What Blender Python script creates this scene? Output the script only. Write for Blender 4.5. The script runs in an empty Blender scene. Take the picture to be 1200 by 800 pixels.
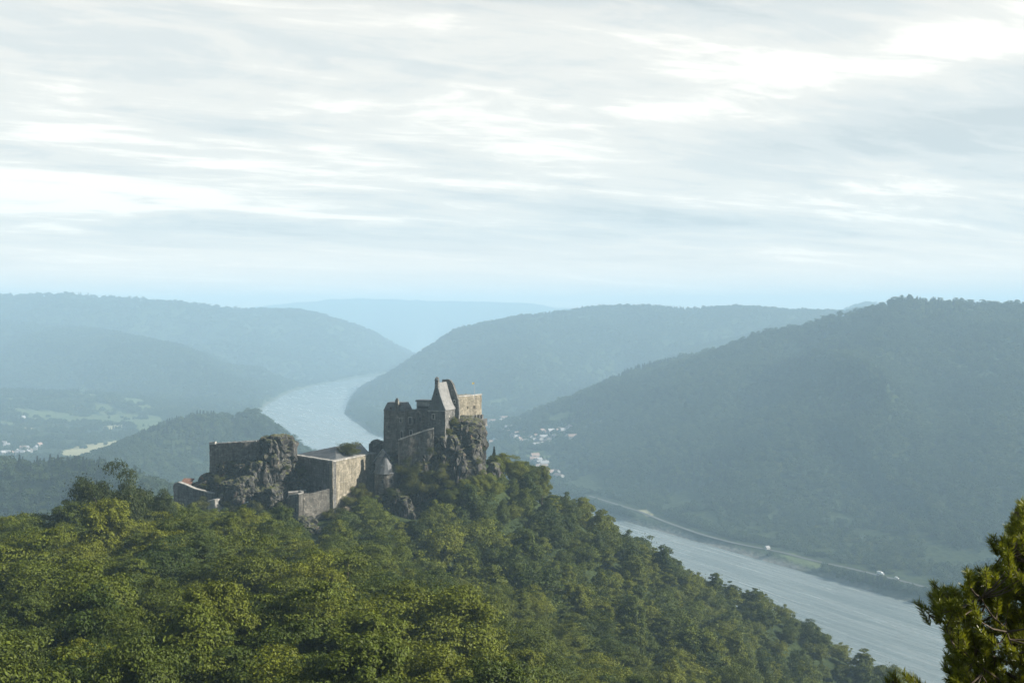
import bpy, bmesh, math, random
import numpy as np
from mathutils import Vector, Matrix

C = bpy.context.scene
COL = C.collection
rng = np.random.default_rng(7)
random.seed(7)
R = math.radians

# ------------------------------------------------------------------ camera
FPX = 1300.0
PITCH = math.atan(30 / FPX)
cam_d = bpy.data.cameras.new('camera'); cam = bpy.data.objects.new('camera', cam_d); COL.objects.link(cam)
cam_d.sensor_width = 36; cam_d.lens = FPX / 1200 * 36
cam_d.clip_start = 0.1; cam_d.clip_end = 80000
cam.location = (0, 0, 0); cam.rotation_euler = (math.pi / 2 - PITCH, 0, 0)
C.camera = cam

# ------------------------------------------------------------------ world, sun, exposure
SUN_EL, SUN_AZ = R(29), R(97)          # azimuth clockwise from the view direction (+Y) towards +X
sun_dir = Vector((math.sin(SUN_AZ) * math.cos(SUN_EL), math.cos(SUN_AZ) * math.cos(SUN_EL), math.sin(SUN_EL)))
W = bpy.data.worlds.new('World'); C.world = W; W.use_nodes = True
nt = W.node_tree; nt.nodes.clear()

class NG:
    """tiny helper for writing node graphs"""
    def __init__(s, tree): s.t = tree
    def n(s, typ, **kw):
        nd = s.t.nodes.new(typ)
        ins = kw.pop('i', {})
        for k, v in kw.items(): setattr(nd, k, v)
        for k, v in ins.items():
            if isinstance(v, bpy.types.NodeSocket): s.t.links.new(v, nd.inputs[k])
            else: nd.inputs[k].default_value = v
        return nd
    def math(s, op, a, b=0.0, clamp=False):
        return s.n('ShaderNodeMath', operation=op, use_clamp=clamp, i={0: a, 1: b}).outputs[0]
    def ramp(s, fac, stops, interp='LINEAR'):
        r = s.n('ShaderNodeValToRGB', i={0: fac}); cr = r.color_ramp; cr.interpolation = interp
        while len(cr.elements) < len(stops): cr.elements.new(0.5)
        for e, (p, c) in zip(cr.elements, stops):
            e.position = p; e.color = (c, c, c, 1) if not hasattr(c, '__len__') else (*c, 1)
        return r.outputs[0]
    def mix(s, f, a, b, mode='MIX'):
        m = s.n('ShaderNodeMix', data_type='RGBA', blend_type=mode)
        for k, v in ((0, f), (6, a), (7, b)):
            if isinstance(v, bpy.types.NodeSocket): s.t.links.new(v, m.inputs[k])
            else: m.inputs[k].default_value = (*v, 1) if hasattr(v, '__len__') and len(v) == 3 else v
        return m.outputs[2]
    def noise(s, vec, scale, detail=4, rough=0.55, dist=0.0, out=0):
        return s.n('ShaderNodeTexNoise', i={'Vector': vec, 'Scale': scale, 'Detail': detail, 'Roughness': rough, 'Distortion': dist}).outputs[out]
    def vmul(s, vec, sc):
        return s.n('ShaderNodeVectorMath', operation='MULTIPLY', i={0: vec, 1: sc}).outputs[0]
    def link(s, a, b): s.t.links.new(a, b)

g = NG(nt)
sky = g.n('ShaderNodeTexSky', sky_type='NISHITA', sun_disc=False, sun_elevation=SUN_EL, sun_rotation=SUN_AZ, altitude=500, air_density=1.2, dust_density=1.0)
tc = g.n('ShaderNodeTexCoord').outputs['Generated']
sep = g.n('ShaderNodeSeparateXYZ', i={0: tc})
hz = g.math('MAXIMUM', sep.outputs[2], 0.0)
den = g.math('ADD', hz, 0.10)
cx = g.math('DIVIDE', sep.outputs[0], den); cy = g.math('DIVIDE', sep.outputs[1], den)
cxt = g.math('ADD', cx, g.math('MULTIPLY', cy, -0.16))       # the cloud streets run a little askew
plane = g.n('ShaderNodeCombineXYZ', i={0: cxt, 1: g.math('ADD', cy, g.math('MULTIPLY', cx, -0.30)), 2: 3.7}).outputs[0]
pv1 = g.vmul(plane, (0.34, 0.62, 1.0))
n1 = g.noise(pv1, 1.8, 9, 0.60, 0.6)
n2 = g.noise(g.vmul(plane, (0.5, 1.1, 1.0)), 4.6, 7, 0.66, 0.8)
n3 = g.noise(g.vmul(plane, (0.22, 0.30, 1.0)), 0.7, 3, 0.5, 0.2)
cl = g.math('ADD', g.math('MULTIPLY', n1, 0.55), g.math('ADD', g.math('MULTIPLY', n2, 0.22), g.math('MULTIPLY', n3, 0.23)))
azm = g.math('DIVIDE', sep.outputs[0], g.math('MAXIMUM', sep.outputs[1], 0.2))
def band(mid, slope_, width):      # a long cloud street (or the bright gap between two)
    e = g.math('DIVIDE', g.math('SUBTRACT', hz, g.math('ADD', g.math('MULTIPLY', azm, slope_), mid)), width)
    return g.math('EXPONENT', g.math('MULTIPLY', g.math('MULTIPLY', e, e), -1.0))
right = g.ramp(azm, [(0.02, 0.0), (0.2, 1.0)])
cl = g.math('ADD', cl, g.math('MULTIPLY', band(0.163, 0.15, 0.026), g.math('ADD', g.math('MULTIPLY', right, 0.06), 0.035)))
cl = g.math('ADD', cl, g.math('MULTIPLY', g.math('MULTIPLY', band(0.118, 0.075, 0.026), right), -0.055))
cl = g.math('ADD', cl, g.math('MULTIPLY', band(0.255, 0.05, 0.045), -0.02))
cloud = g.ramp(cl, [(0.39, (0.44, 0.475, 0.48)), (0.455, (0.535, 0.555, 0.545)), (0.51, (0.62, 0.615, 0.58)), (0.58, (0.82, 0.785, 0.715))], 'EASE')
# nearer the horizon the cloud sheet thickens into an even pale layer
low = g.ramp(hz, [(0.0, 1.0), (0.022, 0.85), (0.085, 0.0)], 'EASE')
cloud = g.mix(g.math('MULTIPLY', low, 0.65), cloud, (1.15, 0.88, 0.66))
skyc = g.vmul(sky.outputs[0], (0.05, 0.05, 0.05))
# unseen cloud cover thinned overhead and behind the viewer to cut ambient light
cover = g.math('MULTIPLY', g.ramp(hz, [(0.24, 0.95), (0.38, 0.12)], 'EASE'), g.ramp(g.math('ADD', g.math('MULTIPLY', sep.outputs[1], 0.5), 0.5), [(0.50, 0.10), (0.82, 1.0)]))
tot = g.mix(cover, skyc, cloud)
CLOUD_GAIN = 0.78
bg = g.n('ShaderNodeBackground', i={'Color': tot, 'Strength': CLOUD_GAIN})
out = g.n('ShaderNodeOutputWorld', i={'Surface': bg.outputs[0]})
W.cycles.sampling_method = 'MANUAL'; W.cycles.sample_map_resolution = 512

sl = bpy.data.lights.new('sun', 'SUN'); so = bpy.data.objects.new('sun', sl); COL.objects.link(so)
sl.energy = 5.0; sl.angle = R(0.6); sl.color = (1.0, 0.93, 0.83)
so.rotation_euler = sun_dir.to_track_quat('Z', 'Y').to_euler()

C.view_settings.view_transform = 'Standard'; C.view_settings.look = 'None'
C.view_settings.exposure = 1.0; C.view_settings.gamma = 1.0; C.view_settings.use_curve_mapping = False
cy_ = C.cycles
cy_.max_bounces = 5; cy_.diffuse_bounces = 2; cy_.glossy_bounces = 2; cy_.transmission_bounces = 3; cy_.transparent_max_bounces = 4
cy_.volume_bounces = 2
cy_.use_denoising = True
try: cy_.denoiser = 'OPENIMAGEDENOISE'; cy_.denoising_input_passes = 'RGB_ALBEDO_NORMAL'
except Exception: pass
cy_.sample_clamp_indirect = 4.0

# ------------------------------------------------------------------ picture -> place (for measuring positions off the photograph)
cp, sp = math.cos(PITCH), math.sin(PITCH)
def ray(px, py):
    dx = (px - 600) / FPX; dy = -(py - 400) / FPX
    return Vector((dx, cp + dy * sp, -sp + dy * cp))
def P(px, py, D):
    r = ray(px, py); return r * (D / r.y)
def proj(x, y, z):
    """world -> photo pixels (arrays)"""
    f = y * cp - z * sp; u = y * sp + z * cp
    return 600 + FPX * x / f, 400 - FPX * u / f

# ------------------------------------------------------------------ numeric noise
def _hash(ix, iy, iz, seed):
    h = (ix.astype(np.int64) * 374761393 + iy.astype(np.int64) * 668265263 + iz.astype(np.int64) * 2147483647 + seed * 974634777) & 0xFFFFFFFF
    h = ((h ^ (h >> 13)) * 1274126177) & 0xFFFFFFFF
    h = ((h ^ (h >> 16)) * 2246822519) & 0xFFFFFFFF
    return ((h ^ (h >> 15)) & 0xFFFFFF) / float(0xFFFFFF)
def vnoise(x, y, z=None, seed=0):
    if z is None: z = np.zeros_like(x)
    x0, y0, z0 = np.floor(x), np.floor(y), np.floor(z)
    fx, fy, fz = x - x0, y - y0, z - z0
    fx, fy, fz = [t * t * (3 - 2 * t) for t in (fx, fy, fz)]
    r = 0
    for i in (0, 1):
        for j in (0, 1):
            for k in (0, 1):
                w = (fx if i else 1 - fx) * (fy if j else 1 - fy) * (fz if k else 1 - fz)
                r = r + w * _hash(x0 + i, y0 + j, z0 + k, seed)
    return r * 2 - 1
def fbm(x, y, z=None, octv=4, seed=0, gain=0.5):
    a, t = 1.0, 0
    if z is None: z = np.zeros_like(x)
    for o in range(octv):
        t = t + a * vnoise(x, y, z, seed + o); a *= gain; x, y, z = x * 2.03 + 11.3, y * 2.03 + 5.7, z * 2.03 + 3.1
    return t
def voro(p, seed=0):
    """p (n,3) -> F1, F2, random per cell"""
    c0 = np.floor(p); n = len(p)
    f1 = np.full(n, 9.0); f2 = np.full(n, 9.0); rid = np.zeros(n)
    for i in (-1, 0, 1):
        for j in (-1, 0, 1):
            for k in (-1, 0, 1):
                c = c0 + np.array((i, j, k))
                q = c + np.stack([_hash(c[:, 0], c[:, 1], c[:, 2], seed + s) for s in (1, 2, 3)], 1)
                d = np.linalg.norm(p - q, axis=1)
                nearer = d < f1
                f2 = np.where(nearer, f1, np.minimum(f2, d))
                rid = np.where(nearer, _hash(c[:, 0], c[:, 1], c[:, 2], seed + 9), rid)
                f1 = np.where(nearer, d, f1)
    return f1, f2, rid

# ------------------------------------------------------------------ the lie of the land
WATER_Z = -320.0
RIVER = np.array([(1100, -240), (687, 449), (387, 1046), (45, 1665), (-238, 2300), (-520, 2990), (-690, 3600), (-752, 4100), (-800, 4700), (-740, 5350),
                  (-560, 6050), (-420, 7000), (-520, 8500), (-780, 10100), (-870, 11400), (-830, 11900), (-790, 12300)], float)
RHALF = np.array([140, 140, 140, 140, 135, 135, 140, 140, 132, 130, 130, 130, 140, 170, 200, 200, 200], float)
def seg_dist(x, y, pl, vals=None):
    best = np.full(x.shape, 1e9); bv = np.zeros(x.shape)
    for k in range(len(pl) - 1):
        ax, ay = pl[k]; bx, by = pl[k + 1]; dx, dy = bx - ax, by - ay
        t = np.clip(((x - ax) * dx + (y - ay) * dy) / (dx * dx + dy * dy), 0, 1)
        d = np.hypot(x - ax - t * dx, y - ay - t * dy)
        if vals is not None:
            v = vals[k] + t * (vals[k + 1] - vals[k]); bv = np.where(d < best, v, bv)
        best = np.minimum(best, d)
    return best, bv
# crest lines: (photo x, photo y, distance) ; slope ; rounding
RIDGES = [
    ('L2', [(-300, 340, 6200), (0, 348, 6200), (78, 346, 6200), (135, 349, 6200), (202, 355, 6200), (270, 362, 6300), (337, 364, 6500), (371, 369, 6700), (400, 378, 6900), (430, 389, 7200), (460, 402, 7600), (480, 416, 8000)], 0.40, 120),
    ('L1', [(-250, 372, 5600), (0, 378, 5500), (84, 385, 5300), (140, 391, 5000), (202, 408, 4600), (236, 434, 4300), (268, 460, 4080), (282, 476, 3980)], 0.36, 80),
    ('L0', [(-200, 452, 3600), (0, 458, 3700), (90, 462, 3650), (150, 470, 3550), (200, 484, 3400)], 0.11, 60),
    ('R1', [(413, 489, 3550), (424, 474, 3850), (440, 455, 4150), (470, 436, 4350), (500, 418, 4500), (540, 394, 4700), (570, 379, 4800), (620, 373, 4900), (690, 361, 5000), (740, 358, 5000), (800, 363, 5000), (860, 360, 5000), (930, 364, 5000), (1000, 366, 5000), (1300, 364, 5200)], 0.42, 90),
    ('R1c', [(620, 373, 4900), (610, 410, 4300), (600, 452, 3800)], 0.36, 60),
    ('R1b', [(1012, 361, 4700), (960, 374, 4650), (900, 386, 4550), (850, 401, 4400), (800, 416, 4250), (750, 436, 4050), (700, 456, 3850), (672, 474, 3700)], 0.40, 70),
    ('R2', [(1450, 360, 2600), (1200, 362, 2600), (1130, 358, 2600), (1060, 356, 2600), (1000, 366, 2650), (960, 376, 2700), (900, 395, 2700), (850, 412, 2700), (800, 428, 2700), (750, 447, 2700), (700, 469, 2650), (672, 492, 2600), (655, 516, 2520)], 0.34, 90),
    ('R2a', [(1060, 356, 2600), (1000, 430, 2230), (935, 520, 1920), (880, 585, 1760)], 0.36, 60),
    ('R2b', [(1200, 362, 2600), (1185, 450, 2100), (1160, 550, 1700), (1135, 620, 1530)], 0.36, 60),
    ('R2c', [(900, 395, 2700), (850, 455, 2400), (800, 530, 2100), (775, 575, 1960)], 0.36, 50),
    ('R2d', [(1330, 360, 2600), (1330, 500, 1800), (1330, 620, 1450)], 0.36, 60),
    ('F1', [(280, 362, 13400), (350, 354, 13400), (400, 349, 13400), (450, 350, 13400), (500, 352, 13400), (560, 353, 13400), (620, 355, 13300), (660, 361, 13200), (900, 362, 13200), (1300, 360, 13200)], 0.34, 250),
    ('F2', [(395, 386, 13000), (420, 381, 13000), (470, 380, 13000), (540, 383, 13000), (560, 392, 13000), (700, 386, 13000)], 0.36, 150),
    ('F3', [(985, 366, 7000), (1016, 355, 7000), (1040, 361, 7000), (1150, 359, 7000), (1260, 356, 7000)], 0.4, 150),
    ('P', [(60, 552, 1750), (94, 541, 1850), (130, 529, 1950), (162, 517, 2050), (202, 498, 2150), (236, 487, 2200), (277, 489, 2250), (304, 479, 2240), (327, 474, 2240), (340, 481, 2200), (354, 495, 2170), (388, 522, 2080), (400, 540, 2050)], 0.45, 18),
    ('M', [(-150, 543, 1250), (0, 546, 1250), (60, 546, 1250), (110, 552, 1230), (165, 567, 1200), (230, 590, 1150)], 0.40, 40),
]
RW = [(n, np.array([tuple(P(*c)) for c in cs]), s, w) for n, cs, s, w in RIDGES]
# ground of the near spur; (photo x, photo y of the canopy, distance); the ground lies a tree's height lower
TREE_H = 9.5
NEAR = [(100, 815, 88), (100, 715, 130), (100, 655, 190), (100, 607, 262), (20, 607, 270), (180, 610, 275), (-80, 605, 270), (-120, 740, 130), (-150, 830, 90),
        (250, 612, 305), (250, 690, 180), (250, 800, 95), (400, 815, 95), (400, 715, 170), (400, 672, 235), (385, 645, 310), (500, 800, 112), (500, 720, 195), (500, 675, 270),
        (600, 815, 128), (600, 735, 220), (600, 690, 300), (600, 645, 362), (590, 605, 398), (598, 557, 425), (610, 543, 440),
        (660, 780, 215), (720, 815, 232), (720, 750, 305), (720, 700, 355), (715, 650, 405), (715, 615, 440), (715, 598, 462),
        (790, 800, 290), (790, 740, 345), (790, 690, 410), (785, 645, 470), (860, 805, 335), (860, 745, 395), (860, 705, 445), (860, 686, 470),
        (940, 800, 390), (940, 750, 445), (935, 728, 478), (1000, 805, 430), (1000, 764, 480), (1080, 815, 470), (1180, 880, 480)]
NP_ = [(p.x, p.y, p.z - TREE_H) for p in (P(*c) for c in NEAR)]
# bare ground under and round the castle
NP_ += [tuple(P(*c)) for c in [(390, 608, 385), (440, 586, 410), (480, 604, 400), (450, 600, 396), (520, 585, 400), (556, 572, 408), (578, 552, 428), (250, 600, 386), (210, 596, 392), (300, 606, 384), (345, 612, 380),
                               (420, 560, 425), (320, 590, 410), (500, 535, 415), (540, 530, 420), (260, 590, 405), (470, 548, 418)]]
# where the spur drops away behind, to the sides, and under the viewpoint
NP_ += [(0, 0, -2.2), (-6, 2, -2.6), (5, 3, -3.0), (3.2, 7, -4.4), (0, 8, -5.2), (-8, 12, -8), (8, 14, -9), (0, 22, -15), (-20, 30, -22), (20, 30, -26), (0, 45, -31), (-40, 60, -34), (40, 70, -44), (0, -40, 0), (-60, 0, -4), (60, 0, -14), (-120, 60, -22), (80, 100, -62),
        (120, 160, -92), (170, 250, -128), (220, 350, -160), (130, 60, -60), (250, 150, -150), (330, 300, -230), (300, 480, -215), (420, 430, -300), (400, 620, -318), (500, 250, -310),
        (200, 600, -250), (120, 600, -205), (60, 600, -190), (0, 560, -150), (-60, 520, -135), (-150, 480, -125), (-200, 420, -110), (-300, 420, -115), (-250, 330, -80), (-140, 360, -78), (-100, 430, -95), (-60, 455, -92),
        (-20, 470, -100), (20, 480, -103), (70, 520, -140), (-300, 600, -190), (-150, 620, -205), (0, 720, -285), (-100, 760, -290), (-300, 760, -250), (150, 760, -318), (-450, 500, -160), (-500, 300, -100), (-400, 150, -45), (-300, 60, -20), (-450, 850, -270), (0, 900, -330), (300, 800, -330)]
NP_ = np.array(NP_)
def _fit():
    xy = NP_[:, :2]; d = np.linalg.norm(xy[:, None] - xy[None], axis=2)
    n = len(xy); A = np.zeros((n + 3, n + 3)); A[:n, :n] = -d + 0.6 * -np.eye(n) * 0; A[:n, :n] += np.eye(n) * -1.5
    A[:n, n] = 1; A[:n, n + 1:] = xy; A[n, :n] = 1; A[n + 1:, :n] = xy.T
    return np.linalg.solve(A, np.concatenate([NP_[:, 2], np.zeros(3)]))
_W = _fit()
def near_h(x, y):
    h = np.full(x.shape, _W[len(NP_)]) + _W[-2] * x + _W[-1] * y
    for (ax, ay, _), w in zip(NP_, _W): h = h - w * np.hypot(x - ax, y - ay)
    return h
def far_h(x, y):
    dr, hw = seg_dist(x, y, RIVER, RHALF)
    floor = -314.5 + 3 * np.tanh((dr - hw) / 150) + np.clip((dr - hw - 150) * 0.012, 0, 22)
    K = 14.0
    acc = np.exp(np.clip((floor + 320) / K, -40, 60))
    wx = x + 55 * fbm(x / 420, y / 420, octv=3, seed=31) * np.clip(y / 3000, 0.3, 2.2); wy = y + 55 * fbm(x / 420 + 9, y / 420 + 4, octv=3, seed=37) * np.clip(y / 3000, 0.3, 2.2)
    far_blend = np.clip((y - 1000) / 600, 0, 1)
    wx = x + (wx - x) * far_blend; wy = y + (wy - y) * far_blend
    for name, pl, s, w in RW:
        # distance fades the warp on the crest itself so the skyline stays where it is
        d0, z0 = seg_dist(x, y, pl[:, :2], pl[:, 2])
        d1, z1 = seg_dist(wx, wy, pl[:, :2], pl[:, 2])
        b = np.clip(d0 / 260, 0, 1); d = d0 * (1 - b) + d1 * b; zc = z0 * (1 - b) + z1 * b
        # gullies and spurs run down the flanks
        hgt = np.clip(zc + 320, 0, 600)
        g_ = 0.24 * hgt * np.clip(d / 350, 0, 1) * np.clip(1.6 - d / (hgt / s + 1) * 1.2, 0, 1)
        rid = 1 - np.abs(fbm(x / 520 + 3.3, y / 620 + 1.7, octv=3, seed=51)) * 2
        h = zc - s * (np.sqrt(d * d + w * w) - w) + g_ * (rid - 0.75) * 0.8
        acc = acc + np.exp(np.clip((h + 320) / K, -40, 60))
    h = K * np.log(acc) - 320
    h = h + 3.0 * fbm(x / 90, y / 90, octv=3, seed=61) * np.clip((h + 312) / 20, 0, 1)
    cap_ = np.where(y < 11000, 0, 600) + (-313.5 + np.where(y < 2800, 0.75, 0.42) * np.clip(dr - hw - 12, 0, None) + 0.0006 * np.clip(dr - hw, 0, None) ** 2); h = np.minimum(h, cap_)
    return h, dr, hw
def H(x, y):
    x = np.asarray(x, float); y = np.asarray(y, float)
    h, dr, hw = far_h(x, y)
    nh = np.full(x.shape, -2000.0)
    m = (y < 950) & (np.abs(x) < 900)
    if m.any():
        v = near_h(x[m], y[m]) + 1.2 * fbm(x[m] / 14, y[m] / 14, octv=3, seed=71) * np.clip((y[m] - 20) / 40, 0, 1)
        fold = vnoise((x[m] * 0.75 + y[m] * 0.66) / 34, (x[m] * 0.66 - y[m] * 0.75) / 95, seed=81) * 6.5 + vnoise(x[m] / 22, y[m] / 30, seed=83) * 2.2
        v = v + fold * np.clip((np.hypot(x[m], y[m]) - 110) / 120, 0, 1) * np.clip((np.hypot(x[m] + 35, (y[m] - 402) * 1.3) - 45) / 50, 0, 1)
        edge = np.maximum(np.maximum((y[m] - 720) / 200, (np.abs(x[m]) - 480) / 300), 0)
        nh[m] = v - 260 * edge ** 2
    h = np.maximum(h, nh) + np.where(np.abs(h - nh) < 12, (12 - np.abs(h - nh)) ** 2 / 48, 0)
    # the river bed
    t = np.clip((dr - hw + 14) / 28, 0, 1)
    bank = WATER_Z - 6 + t * 10.5
    wet = dr < hw + 14
    h = np.where(wet, np.minimum(h, bank), h)
    return h
def H1(x, y): return float(H(np.array([x]), np.array([y]))[0])
def cast(px, py, d0=900, d1=9000):
    """where the line of sight through a photo pixel meets the ground"""
    ds = np.geomspace(d0, d1, 1400); r = ray(px, py); r = r / r.y
    z = H(r.x * ds, ds); k = np.argmax(z >= r.z * ds)
    if z[k] < r.z * ds[k]: k = len(ds) - 1
    return Vector((r.x * ds[k], ds[k], z[k]))

# ------------------------------------------------------------------ mesh helpers
def mesh_np(name, v, f, mats=(), smooth=False):
    """v (n,3), f (m,k) all the same k"""
    me = bpy.data.meshes.new(name); v = np.asarray(v, np.float32); f = np.asarray(f, np.int32)
    me.vertices.add(len(v)); me.vertices.foreach_set('co', v.ravel())
    k = f.shape[1]; me.loops.add(f.size); me.loops.foreach_set('vertex_index', f.ravel())
    me.polygons.add(len(f)); me.polygons.foreach_set('loop_start', np.arange(0, f.size, k, dtype=np.int32))
    me.polygons.foreach_set('use_smooth', np.full(len(f), smooth))
    for m in mats: me.materials.append(m)
    me.update(calc_edges=True); me.validate()
    return me
def link(name, me, parent=None, loc=None):
    o = bpy.data.objects.new(name, me); COL.objects.link(o)
    if parent is not None: o.parent = parent
    if loc is not None: o.location = loc
    return o
def tag(o, label=None, cat=None, group=None, kind=None):
    if label: o['label'] = label
    if cat: o['category'] = cat
    if group: o['group'] = group
    if kind: o['kind'] = kind
    return o
def thing(name, loc, label, cat, group=None):
    e = bpy.data.objects.new(name, None); COL.objects.link(e); e.location = loc; e.empty_display_size = 0.5
    return tag(e, label, cat, group)
def grid_faces(nr, nc):
    a = np.arange(nr * nc).reshape(nr, nc)
    return np.stack([a[:-1, :-1], a[:-1, 1:], a[1:, 1:], a[1:, :-1]], -1).reshape(-1, 4)

# ------------------------------------------------------------------ materials
def material(name):
    m = bpy.data.materials.new(name); m.use_nodes = True; m.node_tree.nodes.clear()
    return m, NG(m.node_tree)
def finish(m, g, bsdf, disp=None):
    o = g.n('ShaderNodeOutputMaterial', i={'Surface': bsdf})
    return m
def principled(g, color, rough, spec=0.3, normal=None):
    p = g.n('ShaderNodeBsdfPrincipled')
    for k, v in (('Base Color', color), ('Roughness', rough), ('Specular IOR Level', spec), ('Normal', normal)):
        if v is None: continue
        if isinstance(v, bpy.types.NodeSocket): g.link(v, p.inputs[k])
        else: p.inputs[k].default_value = (*v, 1) if hasattr(v, '__len__') else v
    return p.outputs[0]
def bump(g, h, strength, dist):
    return g.n('ShaderNodeBump', i={'Height': h, 'Strength': strength, 'Distance': dist}).outputs[0]

def leaf_material(name, cols, patch=0.0, transl=0.22, rough=0.55, spec=0.2, trans_col=None):
    """cols: ramp over the plant's own random number; every leaf varies a little too"""
    m, g = material(name)
    rnd = g.n('ShaderNodeObjectInfo').outputs['Random']
    isl = g.n('ShaderNodeNewGeometry').outputs['Random Per Island']
    if patch:        # stands of one kind of tree: neighbours look alike
        loc = g.n('ShaderNodeObjectInfo').outputs['Location']
        st = g.ramp(g.noise(loc, 0.0055, 3, 0.6), [(0.36, 0.0), (0.64, 1.0)])
        rnd = g.math('ADD', g.math('MULTIPLY', rnd, 1 - patch), g.math('MULTIPLY', st, patch))
    c = g.ramp(rnd, [(i / (len(cols) - 1), k) for i, k in enumerate(cols)])
    v = g.n('ShaderNodeMapRange', i={0: isl, 3: 0.62, 4: 1.38}).outputs[0]
    c = g.n('ShaderNodeVectorMath', operation='SCALE', i={0: c, 'Scale': v}).outputs[0]
    p = principled(g, c, rough, spec)
    tcol = g.mix(1.0, c, trans_col or (1.35, 1.25, 0.55), 'MULTIPLY')
    t = g.n('ShaderNodeBsdfTranslucent', i={'Color': tcol}).outputs[0]
    mx = g.n('ShaderNodeMixShader', i={0: transl, 1: p, 2: t}).outputs[0]
    return finish(m, g, mx)

M = {}
M['leaf'] = leaf_material('broadleaf', [(0.034, 0.055, 0.008), (0.068, 0.092, 0.008), (0.122, 0.142, 0.009), (0.05, 0.073, 0.010), (0.14, 0.158, 0.010), (0.042, 0.066, 0.009), (0.09, 0.115, 0.009)])
M['leaf_dark'] = leaf_material('dark_broadleaf', [(0.03, 0.045, 0.009), (0.045, 0.06, 0.010)])
M['leaf_far'] = leaf_material('far_leaf', [(0.018, 0.036, 0.014), (0.034, 0.056, 0.018), (0.045, 0.07, 0.02), (0.075, 0.095, 0.024)], patch=0.55, transl=0.25)
M['bush_leaf'] = leaf_material('bush_leaf', [(0.045, 0.056, 0.010), (0.09, 0.095, 0.012), (0.06, 0.07, 0.010)])
M['spruce'] = leaf_material('spruce_needle', [(0.014, 0.026, 0.012), (0.022, 0.036, 0.016)], transl=0.1)
M['pine'] = leaf_material('pine_needle', [(0.16, 0.185, 0.02), (0.16, 0.185, 0.02)], transl=0.35, rough=0.35, spec=0.5)

def m_bark():
    m, g = material('bark'); co = g.n('ShaderNodeTexCoord').outputs['Object']
    n = g.noise(g.vmul(co, (3, 3, 0.6)), 2.0, 5)
    c = g.ramp(n, [(0.3, (0.05, 0.04, 0.03)), (0.7, (0.16, 0.13, 0.10))])
    return finish(m, g, principled(g, c, 0.9, 0.1, bump(g, n, 0.6, 0.05)))
M['bark'] = m_bark()

def m_stone(name, base, dark, streak=0.5, bright=None, scale=1.0):
    """weathered rubble masonry: courses of stones, lime patches, rain streaks"""
    m, g = material(name); co = g.n('ShaderNodeTexCoord').outputs['Object']
    sp_ = g.n('ShaderNodeSeparateXYZ', i={0: co})
    run = g.math('ADD', g.math('MULTIPLY', sp_.outputs[0], 0.8), g.math('MULTIPLY', sp_.outputs[1], 0.75))
    uv = g.n('ShaderNodeCombineXYZ', i={0: run, 1: sp_.outputs[2], 2: 0.0}).outputs[0]
    uv = g.n('ShaderNodeVectorMath', operation='ADD', i={0: uv, 1: g.vmul(g.noise(co, 0.9, 3, out=1), (0.35, 0.25, 0))}).outputs[0]
    br = g.n('ShaderNodeTexBrick', i={'Vector': uv, 'Color1': (0.75, 0.75, 0.75, 1), 'Color2': (1.2, 1.2, 1.2, 1), 'Mortar': (0.95, 0.95, 0.95, 1), 'Scale': 1.0 / scale, 'Mortar Size': 0.03, 'Brick Width': 0.85, 'Row Height': 0.42})
    br.inputs['Bias'].default_value = 0.1
    big = g.noise(co, 0.16 / scale, 5, 0.6, 0.3)
    med = g.noise(co, 0.8 / scale, 6, 0.65, 0.3)
    st = g.noise(g.vmul(co, (0.9, 0.9, 0.09)), 1.0 / scale, 5, 0.6, 0.4)
    c = g.mix(g.ramp(big, [(0.32, 0.0), (0.66, 1.0)]), dark, base)
    c = g.mix(g.ramp(med, [(0.35, 0.75), (0.62, 0.0)]), c, [d * 0.62 for d in dark])
    c = g.mix(g.math('MULTIPLY', g.ramp(st, [(0.46, 0.0), (0.64, 1.0)]), streak), c, [d * 0.45 for d in dark])
    if bright: c = g.mix(g.ramp(g.noise(co, 0.55 / scale, 6, 0.7), [(0.56, 0.0), (0.72, 0.8)]), c, bright)
    c = g.mix(0.85, c, br.outputs[0], 'MULTIPLY')
    h = g.math('ADD', g.math('MULTIPLY', br.outputs[1], -0.4), med)
    return finish(m, g, principled(g, c, 0.93, 0.15, bump(g, h, 0.7, 0.12)))
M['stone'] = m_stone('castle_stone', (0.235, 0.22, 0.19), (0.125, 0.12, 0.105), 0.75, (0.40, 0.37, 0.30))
M['stone_lit'] = m_stone('sunlit_wall_stone', (0.37, 0.33, 0.25), (0.22, 0.20, 0.15), 0.7, (0.46, 0.42, 0.34))  # lighter, warmer stone copy: sunlight on these walls put into the colour
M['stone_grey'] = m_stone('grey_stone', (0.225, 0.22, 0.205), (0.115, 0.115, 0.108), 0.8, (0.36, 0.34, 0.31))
M['coping'] = m_stone('coping_stone', (0.50, 0.48, 0.43), (0.33, 0.32, 0.29), 0.3, (0.6, 0.58, 0.53))  # paler than the walls, so light-catching wall tops are put into the colour
M['plaster'] = m_stone('lime_plaster', (0.58, 0.56, 0.51), (0.42, 0.40, 0.36), 0.35, (0.68, 0.66, 0.62), 1.5)

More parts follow.
